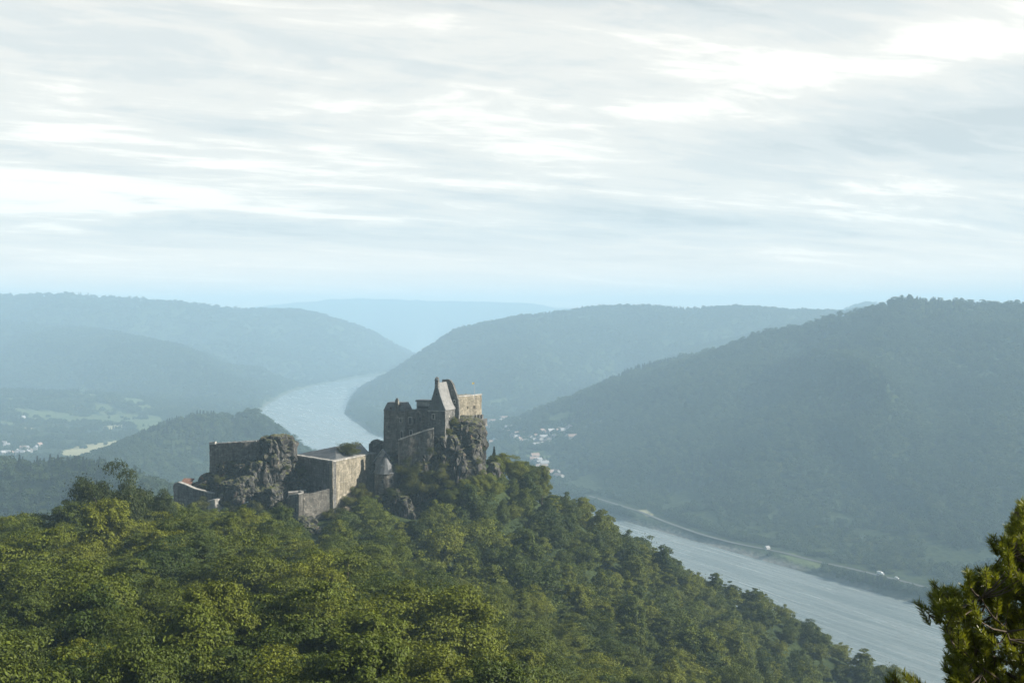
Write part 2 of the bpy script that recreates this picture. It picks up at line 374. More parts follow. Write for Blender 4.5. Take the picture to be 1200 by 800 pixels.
def m_slate(name='slate', a=(0.06, 0.065, 0.066), b=(0.12, 0.128, 0.128), rough=0.5):
    m, g = material(name); co = g.n('ShaderNodeTexCoord').outputs['Object']
    n = g.noise(co, 0.7, 6, 0.6); st = g.noise(g.vmul(co, (2.2, 2.2, 0.25)), 1.0, 4)
    w = g.n('ShaderNodeTexWave', wave_type='BANDS', bands_direction='Z', i={'Vector': co, 'Scale': 1.1, 'Distortion': 1.2, 'Detail': 2}).outputs[1]
    c = g.mix(g.ramp(n, [(0.3, 0.0), (0.7, 1.0)]), a, b)
    c = g.mix(g.ramp(st, [(0.5, 0.0), (0.75, 0.6)]), c, [k * 1.5 for k in b])
    return finish(m, g, principled(g, c, rough, 0.4, bump(g, g.math('ADD', w, n), 0.5, 0.06)))
M['slate'] = m_slate()
M['shingle'] = m_slate('grey_shingle', (0.12, 0.12, 0.115), (0.23, 0.23, 0.22), 0.6)
M['zinc'] = m_slate('pale_boards', (0.42, 0.42, 0.41), (0.6, 0.59, 0.57), 0.6)
M['tile'] = m_slate('red_tile', (0.15, 0.08, 0.055), (0.24, 0.14, 0.10), 0.8)

def m_rock():
    m, g = material('rock'); co = g.n('ShaderNodeTexCoord').outputs['Object']; geo = g.n('ShaderNodeNewGeometry')
    n = g.noise(g.vmul(co, (1, 1, 0.45)), 0.45, 8, 0.68, 0.6); f = g.noise(co, 2.2, 6, 0.7)
    v = g.n('ShaderNodeTexVoronoi', feature='DISTANCE_TO_EDGE', i={'Vector': g.n('ShaderNodeVectorMath', operation='ADD', i={0: g.vmul(co, (0.55, 0.55, 0.28)), 1: g.vmul(g.noise(co, 0.6, 4, out=1), (0.9, 0.9, 0.9))}).outputs[0], 'Scale': 0.9}).outputs[0]
    c = g.ramp(n, [(0.32, (0.02, 0.02, 0.019)), (0.50, (0.058, 0.057, 0.052)), (0.62, (0.12, 0.116, 0.105)), (0.76, (0.27, 0.255, 0.23))])
    c = g.mix(g.ramp(g.noise(co, 0.22, 4, 0.6, 0.5), [(0.60, 0.0), (0.72, 0.55)]), c, (0.36, 0.20, 0.10))      # rusty patches
    c = g.mix(g.ramp(v, [(0.0, 0.85), (0.07, 0.0)]), c, (0.025, 0.024, 0.022))                                   # joints
    nz = g.n('ShaderNodeSeparateXYZ', i={0: geo.outputs['True Normal']}).outputs[2]
    moss = g.math('MULTIPLY', g.ramp(nz, [(0.35, 0.0), (0.75, 1.0)]), g.ramp(g.noise(co, 0.5, 5), [(0.42, 0.0), (0.56, 1.0)]))
    c = g.mix(moss, c, (0.085, 0.09, 0.03))
    return finish(m, g, principled(g, c, 0.92, 0.2, bump(g, g.math('ADD', n, g.math('ADD', g.math('MULTIPLY', f, 0.4), g.math('MINIMUM', v, 0.1))), 0.9, 0.5)))
M['rock'] = m_rock()

def m_flat(name, col, rough=0.6, spec=0.3, metal=0.0):
    m, g = material(name); co = g.n('ShaderNodeTexCoord').outputs['Object']
    n = g.noise(co, 3.0, 4); c = g.mix(n, [k * 0.8 for k in col], [min(k * 1.15, 1) for k in col])
    return finish(m, g, principled(g, c, rough, spec))
M['dark'] = m_flat('dark_opening', (0.012, 0.012, 0.013), 0.4)  # near-black colour standing in for the shade inside openings
M['wood'] = m_flat('old_wood', (0.10, 0.075, 0.05), 0.8)
M['glass'] = m_flat('window_glass', (0.02, 0.025, 0.03), 0.1, 0.5)
M['metal'] = m_flat('pole_metal', (0.45, 0.46, 0.47), 0.4)
M['flag'] = m_flat('flag_cloth', (0.62, 0.50, 0.12), 0.8)
M['white'] = m_flat('white_paint', (0.80, 0.80, 0.78), 0.45)
M['wall_white'] = m_flat('house_wall', (0.40, 0.39, 0.37), 0.8)
M['tyre'] = m_flat('tyre_rubber', (0.02, 0.02, 0.02), 0.8)
M['asphalt'] = m_flat('asphalt', (0.11, 0.11, 0.105), 0.85)
M['house_tile'] = m_flat('house_tile', (0.30, 0.22, 0.18), 0.8)
M['house_slate'] = m_flat('house_slate', (0.30, 0.30, 0.30), 0.7)

def m_terrain():
    m, g = material('terrain'); co = g.n('ShaderNodeTexCoord').outputs['Object']
    cov = g.n('ShaderNodeAttribute', attribute_name='cover').outputs['Color']
    s = g.n('ShaderNodeSeparateColor', i={0: cov})
    n = g.noise(co, 0.02, 8, 0.65); f = g.noise(co, 0.11, 5, 0.6)
    forest = g.ramp(f, [(0.3, (0.018, 0.030, 0.012)), (0.7, (0.045, 0.062, 0.02))])
    meadow = g.ramp(n, [(0.3, (0.07, 0.105, 0.04)), (0.7, (0.13, 0.155, 0.065))])
    wheat = g.ramp(n, [(0.3, (0.30, 0.29, 0.16)), (0.7, (0.40, 0.37, 0.22))])
    gravel = g.ramp(f, [(0.3, (0.16, 0.155, 0.13)), (0.7, (0.28, 0.27, 0.24))])
    c = g.mix(s.outputs[0], forest, meadow); c = g.mix(s.outputs[1], c, wheat); c = g.mix(s.outputs[2], c, gravel)
    return finish(m, g, principled(g, c, 0.95, 0.1, bump(g, f, 0.8, 4.0)))
M['terrain'] = m_terrain()

def m_water():
    m, g = material('river_water'); co = g.n('ShaderNodeTexCoord').outputs['Object']
    # long slicks and eddies drawn out along the current
    rot = g.n('ShaderNodeMapping', vector_type='POINT', i={'Vector': co, 'Rotation': (0, 0, R(-27))}).outputs[0]; rot = g.vmul(rot, (1.0, 0.28, 1.0))
    sl_ = g.noise(rot, 0.035, 6, 0.6, 0.8)
    fine = g.noise(rot, 0.35, 4, 0.6, 0.3); rip = g.noise(co, 1.3, 3, 0.6)
    streak = g.noise(g.vmul(rot, (1.0, 0.16, 1.0)), 0.11, 6, 0.65, 0.6)
    rough = g.ramp(g.math('ADD', g.math('MULTIPLY', sl_, 0.5), g.math('MULTIPLY', streak, 0.5)), [(0.40, 0.10), (0.60, 0.30)])
    wav = g.noise(g.vmul(rot, (1.0, 1.6, 1.0)), 0.22, 5, 0.7, 0.4)
    h = g.math('ADD', g.math('MULTIPLY', wav, 2.2), g.math('ADD', g.math('MULTIPLY', fine, 0.8), g.math('ADD', g.math('MULTIPLY', rip, 0.3), g.math('MULTIPLY', sl_, 1.0))))
    c = g.mix(g.ramp(streak, [(0.38, 0.0), (0.62, 1.0)]), (0.15, 0.185, 0.18), (0.24, 0.27, 0.26))
    p = g.n('ShaderNodeBsdfPrincipled', i={'Base Color': c, 'Roughness': rough, 'IOR': 1.45, 'Specular IOR Level': 0.8, 'Normal': bump(g, h, 0.45, 1.0)})
    return finish(m, g, p.outputs[0])
M['water'] = m_water()

# ------------------------------------------------------------------ land cover
FIELDS = [('wheat', [(68, 530), (100, 521), (158, 514), (163, 518), (110, 530), (84, 538)]),
          ('meadow', [(8, 477), (60, 482), (140, 487), (178, 492), (130, 495), (70, 494), (30, 489)]),
          ('meadow', [(98, 473), (122, 472), (146, 484), (190, 489), (205, 495), (150, 490), (112, 484)]),
          ('meadow', [(62, 460), (102, 456), (114, 464), (96, 466)]),
          ('meadow', [(136, 466), (156, 463), (184, 480), (166, 482)]),
          ('meadow', [(4, 466), (60, 471), (58, 473), (4, 469)]), ('wheat', [(16, 500), (40, 501), (36, 503), (18, 503)]),
          ('meadow', [(0, 492), (20, 496), (14, 499), (0, 498)]), ('wheat', [(120, 500), (140, 497), (146, 500), (128, 503)]),
          ('meadow', [(636, 488), (674, 483), (672, 491), (645, 496)]), ('meadow', [(572, 469), (592, 466), (597, 473), (574, 477)]),
          ('meadow', [(600, 527), (640, 528), (650, 535), (640, 540), (606, 534)]), ('meadow', [(676, 500), (690, 497), (686, 503)]), ('wheat', [(700, 494), (709, 491), (706, 496)]),
          ('meadow', [(620, 514), (655, 516), (650, 522), (624, 521)]), ('wheat', [(590, 492), (612, 490), (610, 494), (592, 495)]),
          ('meadow', [(1118, 425), (1150, 428), (1170, 440), (1150, 446), (1130, 436)]),
          ('meadow', [(915, 651), (928, 648), (968, 664), (952, 667), (930, 660)]),
          ('wheat', [(745, 598), (756, 597), (768, 603), (758, 606)])]
FIELD_W = [(k, np.array([tuple(cast(*p)[:2]) for p in pts])) for k, pts in FIELDS]
def in_poly(x, y, pl):
    r = np.zeros(x.shape, bool); n = len(pl)
    for i in range(n):
        x1, y1 = pl[i]; x2, y2 = pl[(i + 1) % n]
        c = ((y1 > y) != (y2 > y)) & (x < (x2 - x1) * (y - y1) / (y2 - y1 + 1e-9) + x1); r ^= c
    return r
def covers(x, y):
    md = np.zeros(x.shape); wh = np.zeros(x.shape)
    for k, pl in FIELD_W:
        b = (x > pl[:, 0].min()) & (x < pl[:, 0].max()) & (y > pl[:, 1].min()) & (y < pl[:, 1].max())
        if not b.any(): continue
        i = np.zeros(x.shape, bool); i[b] = in_poly(x[b], y[b], pl)
        if k == 'wheat': wh[i] = 1
        else: md[i] = 1
    return md, wh
ROAD_PX = [(690, 581), (745, 598), (780, 612), (820, 626), (860, 637), (893, 643), (920, 648), (940, 654), (970, 661), (1000, 667), (1027, 674), (1050, 679), (1075, 686), (1100, 692), (1180, 712), (1260, 735)]
ROAD = np.array([tuple(cast(*p, 900, 3200)[:2]) for p in ROAD_PX])

# ------------------------------------------------------------------ terrain: one sheet
NA, NRING = 560, 860
ang = np.linspace(-R(36), R(36), NA)
rad = np.concatenate([np.linspace(2, 30, 24)[:-1], np.geomspace(30, 13900, NRING - 23)])
AA, RR = np.meshgrid(ang, rad)
OX, OY = 0.0, -14.0
TX, TY = OX + RR * np.sin(AA), OY + RR * np.cos(AA)
TZ = H(TX, TY)
tme = mesh_np('terrain', np.stack([TX, TY, TZ], -1).reshape(-1, 3), grid_faces(len(rad), NA)[:, ::-1], [M['terrain']], True)
md, wh = covers(TX.ravel(), TY.ravel())
dr_, hw_ = seg_dist(TX.ravel(), TY.ravel(), RIVER, RHALF)
gv = np.clip((15 - (dr_ - hw_)) / 8, 0, 1) * (TZ.ravel() < WATER_Z + 6) * np.where(TY.ravel() > 2900, 0.45, 1) * (0.5 + 0.5 * np.clip(fbm(TX.ravel() / 60, TY.ravel() / 60, octv=2, seed=5) * 2 + 0.6, 0, 1))
far_thin = np.clip((dr_ - hw_) / 30, 0, 1)
ca = tme.color_attributes.new('cover', 'FLOAT_COLOR', 'POINT')
ca.data.foreach_set('color', np.stack([md, wh, gv, np.ones_like(md)], -1).astype(np.float32).ravel())
terrain = tag(link('terrain', tme), 'wooded valley ground, hills and river banks', kind='structure')

# visibility horizon along each bearing, used to leave out woods nobody can see
_ang2 = np.linspace(-R(34), R(34), 420); _rad2 = np.geomspace(20, 13800, 700)
_A, _R = np.meshgrid(_ang2, _rad2)
_HH = H(_R * np.sin(_A), _R * np.cos(_A))
_sl = np.maximum.accumulate((_HH + 4) / _R, axis=0)
def visible(x, y, ztop, margin=0.003):
    r = np.hypot(x, y); a = np.arctan2(x, y)
    ia = np.clip(np.searchsorted(_ang2, a), 0, len(_ang2) - 1)
    ir = np.clip(np.searchsorted(_rad2, r - 12) - 2, 0, len(_rad2) - 1)
    return ztop / r >= _sl[ir, ia] - margin

# ------------------------------------------------------------------ river
NB = 420
tt = np.linspace(0, 1, 26)
seglen = np.concatenate([[0], np.cumsum(np.hypot(*np.diff(RIVER, axis=0).T))])
# smooth centreline, then a ribbon a little wider than the channel; the banks cut it off
ss = np.linspace(0, seglen[-1], NB)
rx = np.interp(ss, seglen, RIVER[:, 0]); ry = np.interp(ss, seglen, RIVER[:, 1]); rw = np.interp(ss, seglen, RHALF) + 14
tx, ty = np.gradient(rx), np.gradient(ry)
for _ in range(6): tx[1:-1] = (tx[:-2] + tx[1:-1] + tx[2:]) / 3; ty[1:-1] = (ty[:-2] + ty[1:-1] + ty[2:]) / 3
L_ = np.hypot(tx, ty); nx_, ny_ = -ty / L_, tx / L_
off = np.linspace(-1, 1, 9)
WX = rx[:, None] + nx_[:, None] * rw[:, None] * off * 1.02; WY = ry[:, None] + ny_[:, None] * rw[:, None] * off * 1.02
wme = mesh_np('river', np.stack([WX, WY, np.full_like(WX, WATER_Z)], -1).reshape(-1, 3), grid_faces(NB, 9), [M['water']], True)
tag(link('river_water', wme), 'pale river winding through the valley', kind='structure')

# road on the far bank
def ribbon(name, pl, width, mat, lift=0.8, step=12):
    sl2 = np.concatenate([[0], np.cumsum(np.hypot(*np.diff(pl, axis=0).T))]); s2 = np.arange(0, sl2[-1], step)
    x = np.interp(s2, sl2, pl[:, 0]); y = np.interp(s2, sl2, pl[:, 1])
    for _ in range(4): x[1:-1] = (x[:-2] + x[1:-1] * 2 + x[2:]) / 4; y[1:-1] = (y[:-2] + y[1:-1] * 2 + y[2:]) / 4
    a, b = np.gradient(x), np.gradient(y); l = np.hypot(a, b); a, b = a / l, b / l
    X = np.stack([x + b * width / 2, x + b * width / 6, x - b * width / 6, x - b * width / 2], 1); Y = np.stack([y - a * width / 2, y - a * width / 6, y + a * width / 6, y + a * width / 2], 1)
    z = H(x, y) + lift
    for _ in range(8): z[1:-1] = np.maximum((z[:-2] + z[1:-1] + z[2:]) / 3, z[1:-1] * 0 + H(x, y)[1:-1] + lift)
    Z = np.repeat(z[:, None], 4, 1)
    Z2 = np.maximum(Z, H(X, Y) + 0.3)
    me = mesh_np(name, np.stack([X, Y, Z2], -1).reshape(-1, 3), grid_faces(len(x), 4), [mat], True)
    return me, (x, y, z, a, b)
rme, RD = ribbon('road', ROAD, 6.0, M['asphalt'])
tag(link('road', rme), 'pale road along the far river bank', kind='structure')
# ------------------------------------------------------------------ haze
def haze_box():
    x0, x1, y0, y1, z0, z1 = -11000, 11000, -120, 14200, float(TZ.min()) - 1.0, float(max(TZ.max() + 22, 8))
    v = [(x, y, z) for z in (z0, z1) for y in (y0, y1) for x in (x0, x1)]
    f = [(0, 2, 3, 1), (4, 5, 7, 6), (0, 1, 5, 4), (2, 6, 7, 3), (0, 4, 6, 2), (1, 3, 7, 5)]
    m, g = material('haze_air')
    vol = g.n('ShaderNodeVolumePrincipled', i={'Color': (0.55, 0.81, 1.0, 1), 'Density': 1.95e-4, 'Anisotropy': 0.0})
    g.n('ShaderNodeOutputMaterial', i={'Volume': vol.outputs[0]})
    o = link('haze', mesh_np('haze', v, f, [m])); tag(o, 'blue valley haze', kind='stuff')
haze_box()

# ------------------------------------------------------------------ foliage makers
def unit(n, r=rng):
    v = r.normal(size=(n, 3)); return v / np.linalg.norm(v, axis=1)[:, None]
def leaf_quads(pos, nrm, size, r, aspect=0.55):
    n = len(pos); t = np.cross(nrm, unit(n, r)); t /= np.linalg.norm(t, axis=1)[:, None] + 1e-9
    b = np.cross(nrm, t); s = (size * r.uniform(0.7, 1.35, n))[:, None]
    fold = nrm * s * 0.18
    v = np.stack([pos - t * s, pos - b * s * aspect + fold, pos + t * s, pos + b * s * aspect + fold], 1).reshape(-1, 3)
    return v, np.arange(4 * n).reshape(-1, 4)
def crown_mesh(name, seed, Rr, Hh, z0, nleaf, lsize, mat, ncl=46, flat=0.55, spread=0.26, top=0.0, sprig=0.14, gap=0.0, droop=0.0):
    """leaf clumps spread through a crown: each clump a loose cap of leaves on a limb's end, with sprigs sticking out"""
    r = np.random.default_rng(seed)
    u = unit(ncl, r); rr = r.uniform(0.35, 1.0, ncl) ** 0.55
    az = np.arctan2(u[:, 1], u[:, 0])
    lob = 1 + 0.26 * np.sin(2 * az + r.uniform(0, 6)) * r.uniform(0.4, 1) + 0.16 * np.sin(3 * az + 2.5 * u[:, 2] + r.uniform(0, 6)) + 0.17 * r.normal(size=ncl)
    c = u * rr[:, None] * np.array([Rr * 0.84, Rr * 0.84, Hh * 0.5 * 0.86]) * lob[:, None]
    c[:, 2] = np.where(c[:, 2] < -Hh * 0.34, -Hh * 0.34 + 0.1 * c[:, 2], c[:, 2])
    taper = 1 - top * np.clip(c[:, 2] / (Hh * 0.5), 0, 1); c[:, :2] *= taper[:, None]
    c[:, 2] -= droop * np.hypot(c[:, 0], c[:, 1])
    if gap: c = c[r.random(ncl) > gap]; ncl = len(c)
    cr = Rr * spread * np.exp(r.normal(0, 0.33, ncl)); ell = r.uniform(0.75, 1.45, (ncl, 2))
    w = cr ** 2; k = r.choice(ncl, nleaf, p=w / w.sum())
    d = unit(nleaf, r); d[:, 2] = np.abs(d[:, 2]) * np.where(r.random(nleaf) < 0.8, 1, -0.6)
    rad = r.uniform(0.4, 1.08, nleaf) ** 0.5
    # sprigs: a few directions per clump reach further out
    ns = 5; sd = unit(ncl * ns, r).reshape(ncl, ns, 3); sd[:, :, 2] = np.abs(sd[:, :, 2]) * 0.8 + 0.1
    is_s = r.random(nleaf) < sprig; pick = sd[k, r.integers(0, ns, nleaf)]
    d = np.where(is_s[:, None], pick + 0.13 * r.normal(size=(nleaf, 3)), d); rad = np.where(is_s, r.uniform(0.7, 1.65, nleaf), rad)
    pos = c[k] + d * (cr[k] * rad)[:, None] * np.concatenate([ell[k], np.full((nleaf, 1), flat + 0.25)], 1)
    outw = pos / np.array([Rr, Rr, Hh * 0.5]); outw /= np.linalg.norm(outw, axis=1)[:, None] + 1e-6
    nrm = d * 0.8 + outw * 0.45 + np.array([0, 0, 0.32]) + 0.62 * r.normal(size=(nleaf, 3)); nrm /= np.linalg.norm(nrm, axis=1)[:, None]
    v, f = leaf_quads(pos, nrm, lsize, r); v[:, 2] += z0 + Hh * 0.5
    return mesh_np(name, v, f, [mat]), c + np.array([0, 0, z0 + Hh * 0.5])
def tube(path, radii, ns=7):
    """verts, faces of a tapered tube"""
    path = np.asarray(path, float); n = len(path); tg = np.gradient(path, axis=0); tg /= np.linalg.norm(tg, axis=1)[:, None] + 1e-9
    V = []
    for p, t, r in zip(path, tg, radii):
        a = np.cross(t, (0.3, 0.9, 0.1) if abs(t[2]) > 0.6 else (0, 0, 1)); a /= np.linalg.norm(a); b = np.cross(t, a)
        th = np.linspace(0, 2 * np.pi, ns, endpoint=False); V.append(p + r * (np.cos(th)[:, None] * a + np.sin(th)[:, None] * b))
    F = []
    for i in range(n - 1):
        for j in range(ns):
            F.append((i * ns + j, i * ns + (j + 1) % ns, (i + 1) * ns + (j + 1) % ns, (i + 1) * ns + j))
    return np.concatenate(V), np.array(F)
def join_np(parts):
    V, F, o = [], [], 0
    for v, f in parts: V.append(v); F.append(f + o); o += len(v)
    return np.concatenate(V), np.concatenate(F)
def trunk_mesh(name, seed, centres, z0, Hh, r0, mat):
    r = np.random.default_rng(seed + 500); top = z0 + Hh * 0.62
    ts = np.linspace(0, 1, 8); wob = np.cumsum(r.normal(size=(8, 2)) * 0.09, axis=0) * np.linspace(0, 1, 8)[:, None]
    path = np.stack([wob[:, 0], wob[:, 1], -1.5 + ts * (top + 1.5)], 1)
    parts = [tube(path, r0 * (1.25 - ts * 0.95))]
    idx = r.choice(len(centres), min(13, len(centres)), replace=False)
    for i in idx:
        e = centres[i]; s = np.interp(min(max(e[2] - np.hypot(e[0], e[1]) * 0.7, z0 * 0.8), top * 0.95), path[:, 2], ts)
        st = np.array([np.interp(s, ts, path[:, k]) for k in range(3)]); q = np.linspace(0, 1, 5)[:, None]
        pth = st + (e - st) * q; pth[:, 2] += np.sin(q[:, 0] * np.pi) * -0.25; pth[1:4] += r.normal(size=(3, 3)) * 0.12
        parts.append(tube(pth, r0 * 0.42 * (1.05 - np.linspace(0, 1, 5) * 0.85), 5))
    v, f = join_np(parts)
    return mesh_np(name, v, f, [mat], True)
KINDS = []   # (crown mesh, trunk mesh)
for i, kw in enumerate([dict(Rr=4.8, Hh=8.4, z0=2.0, ncl=95, spread=0.20, flat=0.5),
                        dict(Rr=4.0, Hh=9.8, z0=1.8, ncl=100, spread=0.19, flat=0.5, top=0.3),
                        dict(Rr=5.6, Hh=7.6, z0=2.2, ncl=120, spread=0.19, flat=0.05, droop=0.22, sprig=0.25, gap=0.12),
                        dict(Rr=3.5, Hh=9.6, z0=1.4, ncl=80, spread=0.24, flat=0.45, top=0.5, sprig=0.2),
                        dict(Rr=5.0, Hh=9.0, z0=1.8, ncl=110, spread=0.20, flat=0.1, gap=0.32, sprig=0.26, droop=0.12),
                        dict(Rr=4.2, Hh=7.6, z0=2.4, ncl=60, spread=0.27, flat=0.6, sprig=0.1)]):
    cm, cc = crown_mesh('crown', 100 + i, nleaf=34000, lsize=0.125, mat=M['leaf'], **kw)
    KINDS.append((cm, trunk_mesh('trunk', 100 + i, cc, kw['z0'], kw['Hh'], 0.22, M['bark'])))
MIDC = [crown_mesh('mid_crown', 200 + i, 4.7 - 0.35 * i, 7.6 + 0.9 * i, 1.0, 11000, 0.22, M['leaf'], ncl=[80, 60, 90, 70][i], spread=[0.21, 0.25, 0.19, 0.24][i], top=0.15 * i, gap=[0, 0.1, 0.25, 0][i], flat=[0.5, 0.5, 0.15, 0.5][i])[0] for i in range(4)]
FARC = [crown_mesh('far_crown', 300 + i, 5.0, 8.0 + 1.5 * i, 0.0, 420, 1.0, M['leaf_far'], ncl=22, spread=0.36, top=0.25 * (i % 2))[0] for i in range(4)]
def conifer_mesh(name, seed, Rr, Hh, n, lsize, mat):
    r = np.random.default_rng(seed); t = r.random(n) ** 0.75; z = 0.8 + t * (Hh - 0.8)
    layer = 0.5 + 0.5 * np.abs(np.sin(z * 2.6)); rad = Rr * (1 - t) * (0.45 + 0.55 * layer) * r.uniform(0.5, 1, n) ** 0.5 + 0.05
    a = r.uniform(0, 2 * np.pi, n); pos = np.stack([rad * np.cos(a), rad * np.sin(a), z - rad * 0.35], 1)
    nrm = np.stack([0.5 * np.cos(a), 0.5 * np.sin(a), np.full(n, 0.8)], 1) + 0.35 * r.normal(size=(n, 3)); nrm /= np.linalg.norm(nrm, axis=1)[:, None]
    v, f = leaf_quads(pos, nrm, lsize, r, 0.35); return mesh_np(name, v, f, [mat])
FARC.append(conifer_mesh('far_conifer', 9, 2.8, 13, 300, 0.9, M['spruce']))
SPRUCE = conifer_mesh('spruce_crown', 5, 2.0, 9.0, 5000, 0.22, M['spruce'])

# ------------------------------------------------------------------ woods as one mass (beyond the trees that are built one by one)
def instancer(name, pts, scl, rot, vid, meshes, label):
    src = bpy.data.collections.new(name + '_source')
    for k, m_ in enumerate(meshes):
        o = bpy.data.objects.new('%s_%02d' % (name, k), m_); src.objects.link(o)
    me = bpy.data.meshes.new(name); me.vertices.add(len(pts)); me.vertices.foreach_set('co', np.asarray(pts, np.float32).ravel())
    for nm, ty, arr in (('scl', 'FLOAT_VECTOR', scl), ('rot', 'FLOAT_VECTOR', rot)):
        me.attributes.new(nm, ty, 'POINT').data.foreach_set('vector', np.asarray(arr, np.float32).ravel())
    me.attributes.new('vid', 'INT', 'POINT').data.foreach_set('value', np.asarray(vid, np.int32))
    o = link(name, me); ng = bpy.data.node_groups.new(name, 'GeometryNodeTree')
    ng.interface.new_socket('Geometry', in_out='INPUT', socket_type='NodeSocketGeometry'); ng.interface.new_socket('Geometry', in_out='OUTPUT', socket_type='NodeSocketGeometry')
    q = NG(ng); gi = q.n('NodeGroupInput'); go = q.n('NodeGroupOutput')
    ci = q.n('GeometryNodeCollectionInfo'); ci.inputs['Collection'].default_value = src; ci.inputs['Separate Children'].default_value = True; ci.inputs['Reset Children'].default_value = True
    def attr(nm, dt): return q.n('GeometryNodeInputNamedAttribute', data_type=dt, i={'Name': nm}).outputs[0]
    ip = q.n('GeometryNodeInstanceOnPoints', i={'Points': gi.outputs[0], 'Instance': ci.outputs[0], 'Pick Instance': True, 'Instance Index': attr('vid', 'INT'), 'Rotation': attr('rot', 'FLOAT_VECTOR'), 'Scale': attr('scl', 'FLOAT_VECTOR')})
    q.link(ip.outputs[0], go.inputs[0])
    md_ = o.modifiers.new('scatter', 'NODES'); md_.node_group = ng
    return tag(o, label, kind='stuff')
def jitter_fan(d0, d1, spacing, half=R(27.5)):
    """scattered points in a ring sector, one per spacing**2 of ground"""
    n = int(half * (d1 * d1 - d0 * d0) / spacing ** 2)
    r = np.sqrt(rng.uniform(d0 * d0, d1 * d1, n)); a = rng.uniform(-half, half, n)
    return r * np.sin(a), r * np.cos(a)
def relax(x, y, spacing):
    """thin out points that stand too close together"""
    key = {}; keep = np.zeros(len(x), bool); s = spacing
    for i in range(len(x)):
        a, b = int(x[i] // s), int(y[i] // s); ok = True
        for p in (-1, 0, 1):
            for q in (-1, 0, 1):
                for j in key.get((a + p, b + q), ()):
                    if (x[i] - x[j]) ** 2 + (y[i] - y[j]) ** 2 < s * s: ok = False; break
                if not ok: break
            if not ok: break
        if ok: keep[i] = True; key.setdefault((a, b), []).append(i)
    return x[keep], y[keep]
FX, FY, FS = [], [], []
for d0, d1, sp_, sc in ((560, 1500, 8.5, 0.95), (1500, 2600, 9.0, 1.0), (2600, 3600, 11.5, 1.2), (3600, 5400, 15, 1.5), (5400, 8300, 22, 2.1)):
    x, y = jitter_fan(d0, d1, sp_); FX.append(x); FY.append(y); FS.append(np.full(len(x), sc))
x, y = jitter_fan(1000, 2400, 5.5); d_, h_ = seg_dist(x, y, RIVER, RHALF); b_ = (d_ - h_ > 13) & (d_ - h_ < 62); FX.append(x[b_]); FY.append(y[b_]); FS.append(np.full(b_.sum(), 0.95))
fx, fy, fs = map(np.concatenate, (FX, FY, FS))
fz = H(fx, fy); dr2, hw2 = seg_dist(fx, fy, RIVER, RHALF); md2, wh2 = covers(fx, fy); rd2, _ = seg_dist(fx, fy, ROAD)
ok = (dr2 - hw2 > 15 + 9 * vnoise(fx / 40, fy / 40, seed=3)) & ((md2 + wh2 < 0.5) | (vnoise(fx / 55, fy / 22, seed=19) > 0.52)) & (rd2 > 7.5) & ~((rd2 < 20) & (dr2 - hw2 < 75) & (fy < 2000))
# the valley floor is open in places: meadows and gardens between the tree belts
flat = fz < -296
ok &= ~(flat & (vnoise(fx / 70, fy / 70, seed=13) + 0.5 * vnoise(fx / 28, fy / 28, seed=14) > 0.32) & (dr2 - hw2 > 70))
ok &= visible(fx, fy, fz + 13 * fs)
fx, fy, fz, fs = fx[ok], fy[ok], fz[ok], fs[ok]
nf = len(fx); patch = vnoise(fx / 160, fy / 160, seed=23)
vid = np.where((patch > 0.35) & (rng.random(nf) < 0.65), 4, rng.integers(0, 4, nf))
low_ = np.where(fz < -300, 0.75, 1.0); drb = (dr2 - hw2)[ok]; low_ = np.where((drb < 62) & (fy < 2600), 0.75, low_)
sc_ = (fs * rng.uniform(0.7, 1.25, nf) * low_)[:, None] * np.array([1, 1, 1.0]); sc_[:, 2] *= np.where(fs > 1.3, 0.75, 0.95)
instancer('far_forest', np.stack([fx, fy, fz - 1.0], 1), sc_, np.stack([np.zeros(nf), np.zeros(nf), rng.uniform(0, 6.28, nf)], 1), vid, FARC, 'mixed forest covering the far valley slopes')
print('far forest', nf)

# ------------------------------------------------------------------ near woods
CASTLE_PLAN = np.array([tuple(P(px, 500, D)[:2]) for px, D in [(200, 386), (262, 378), (300, 384), (335, 376), (388, 384), (436, 404), (450, 394), (470, 400), (498, 396), (524, 397), (545, 404), (560, 408), (566, 424), (560, 440), (500, 432), (430, 440), (330, 426), (205, 412)]])
NXS, NYS = [], []
for d0, d1, sp_ in ((84, 170, 7.4), (170, 260, 7.0), (260, 620, 6.2)):
    x, y = jitter_fan(d0, d1, 2.4, R(29)); x, y = relax(x, y, sp_); NXS.append(x); NYS.append(y)
nx1, ny1 = np.concatenate(NXS), np.concatenate(NYS)
nz1 = H(nx1, ny1)
nscl = np.clip(rng.normal(0.96, 0.22, len(nx1)), 0.5, 1.5) * np.interp(np.hypot(nx1, ny1), [40, 120, 200, 300, 420, 600], [1.1, 1.3, 1.25, 1.1, 0.95, 0.95])
keep = ~in_poly(nx1, ny1, CASTLE_PLAN)
# woodland edge by the castle: trees stay low where walls and crags look out over them
px_, py_ = proj(nx1, ny1, nz1 + 10.6 * nscl)
LIM = np.array([(-100, 575), (0, 578), (60, 584), (80, 560), (130, 548), (170, 570), (200, 588), (225, 594), (258, 597), (285, 600), (330, 600), (345, 612), (360, 650), (380, 630), (392, 604), (415, 584), (425, 570), (440, 590), (452, 596), (466, 610), (492, 608), (505, 590), (520, 572), (540, 566), (556, 566), (566, 552), (576, 532), (590, 530), (620, 540), (660, 556), (715, 585), (760, 618), (860, 676), (935, 716), (1000, 750), (1060, 778), (1200, 840)], float)
dd_ = np.hypot(nx1, ny1); lo_, hi_ = np.interp(dd_, [80, 130, 190, 240, 320], [772, 690, 628, 560, 300]), np.interp(dd_, [80, 190, 232, 300, 340, 400], [835, 800, 755, 690, 560, 300])
wr_ = np.clip((px_ - 500) / 160, 0, 1)
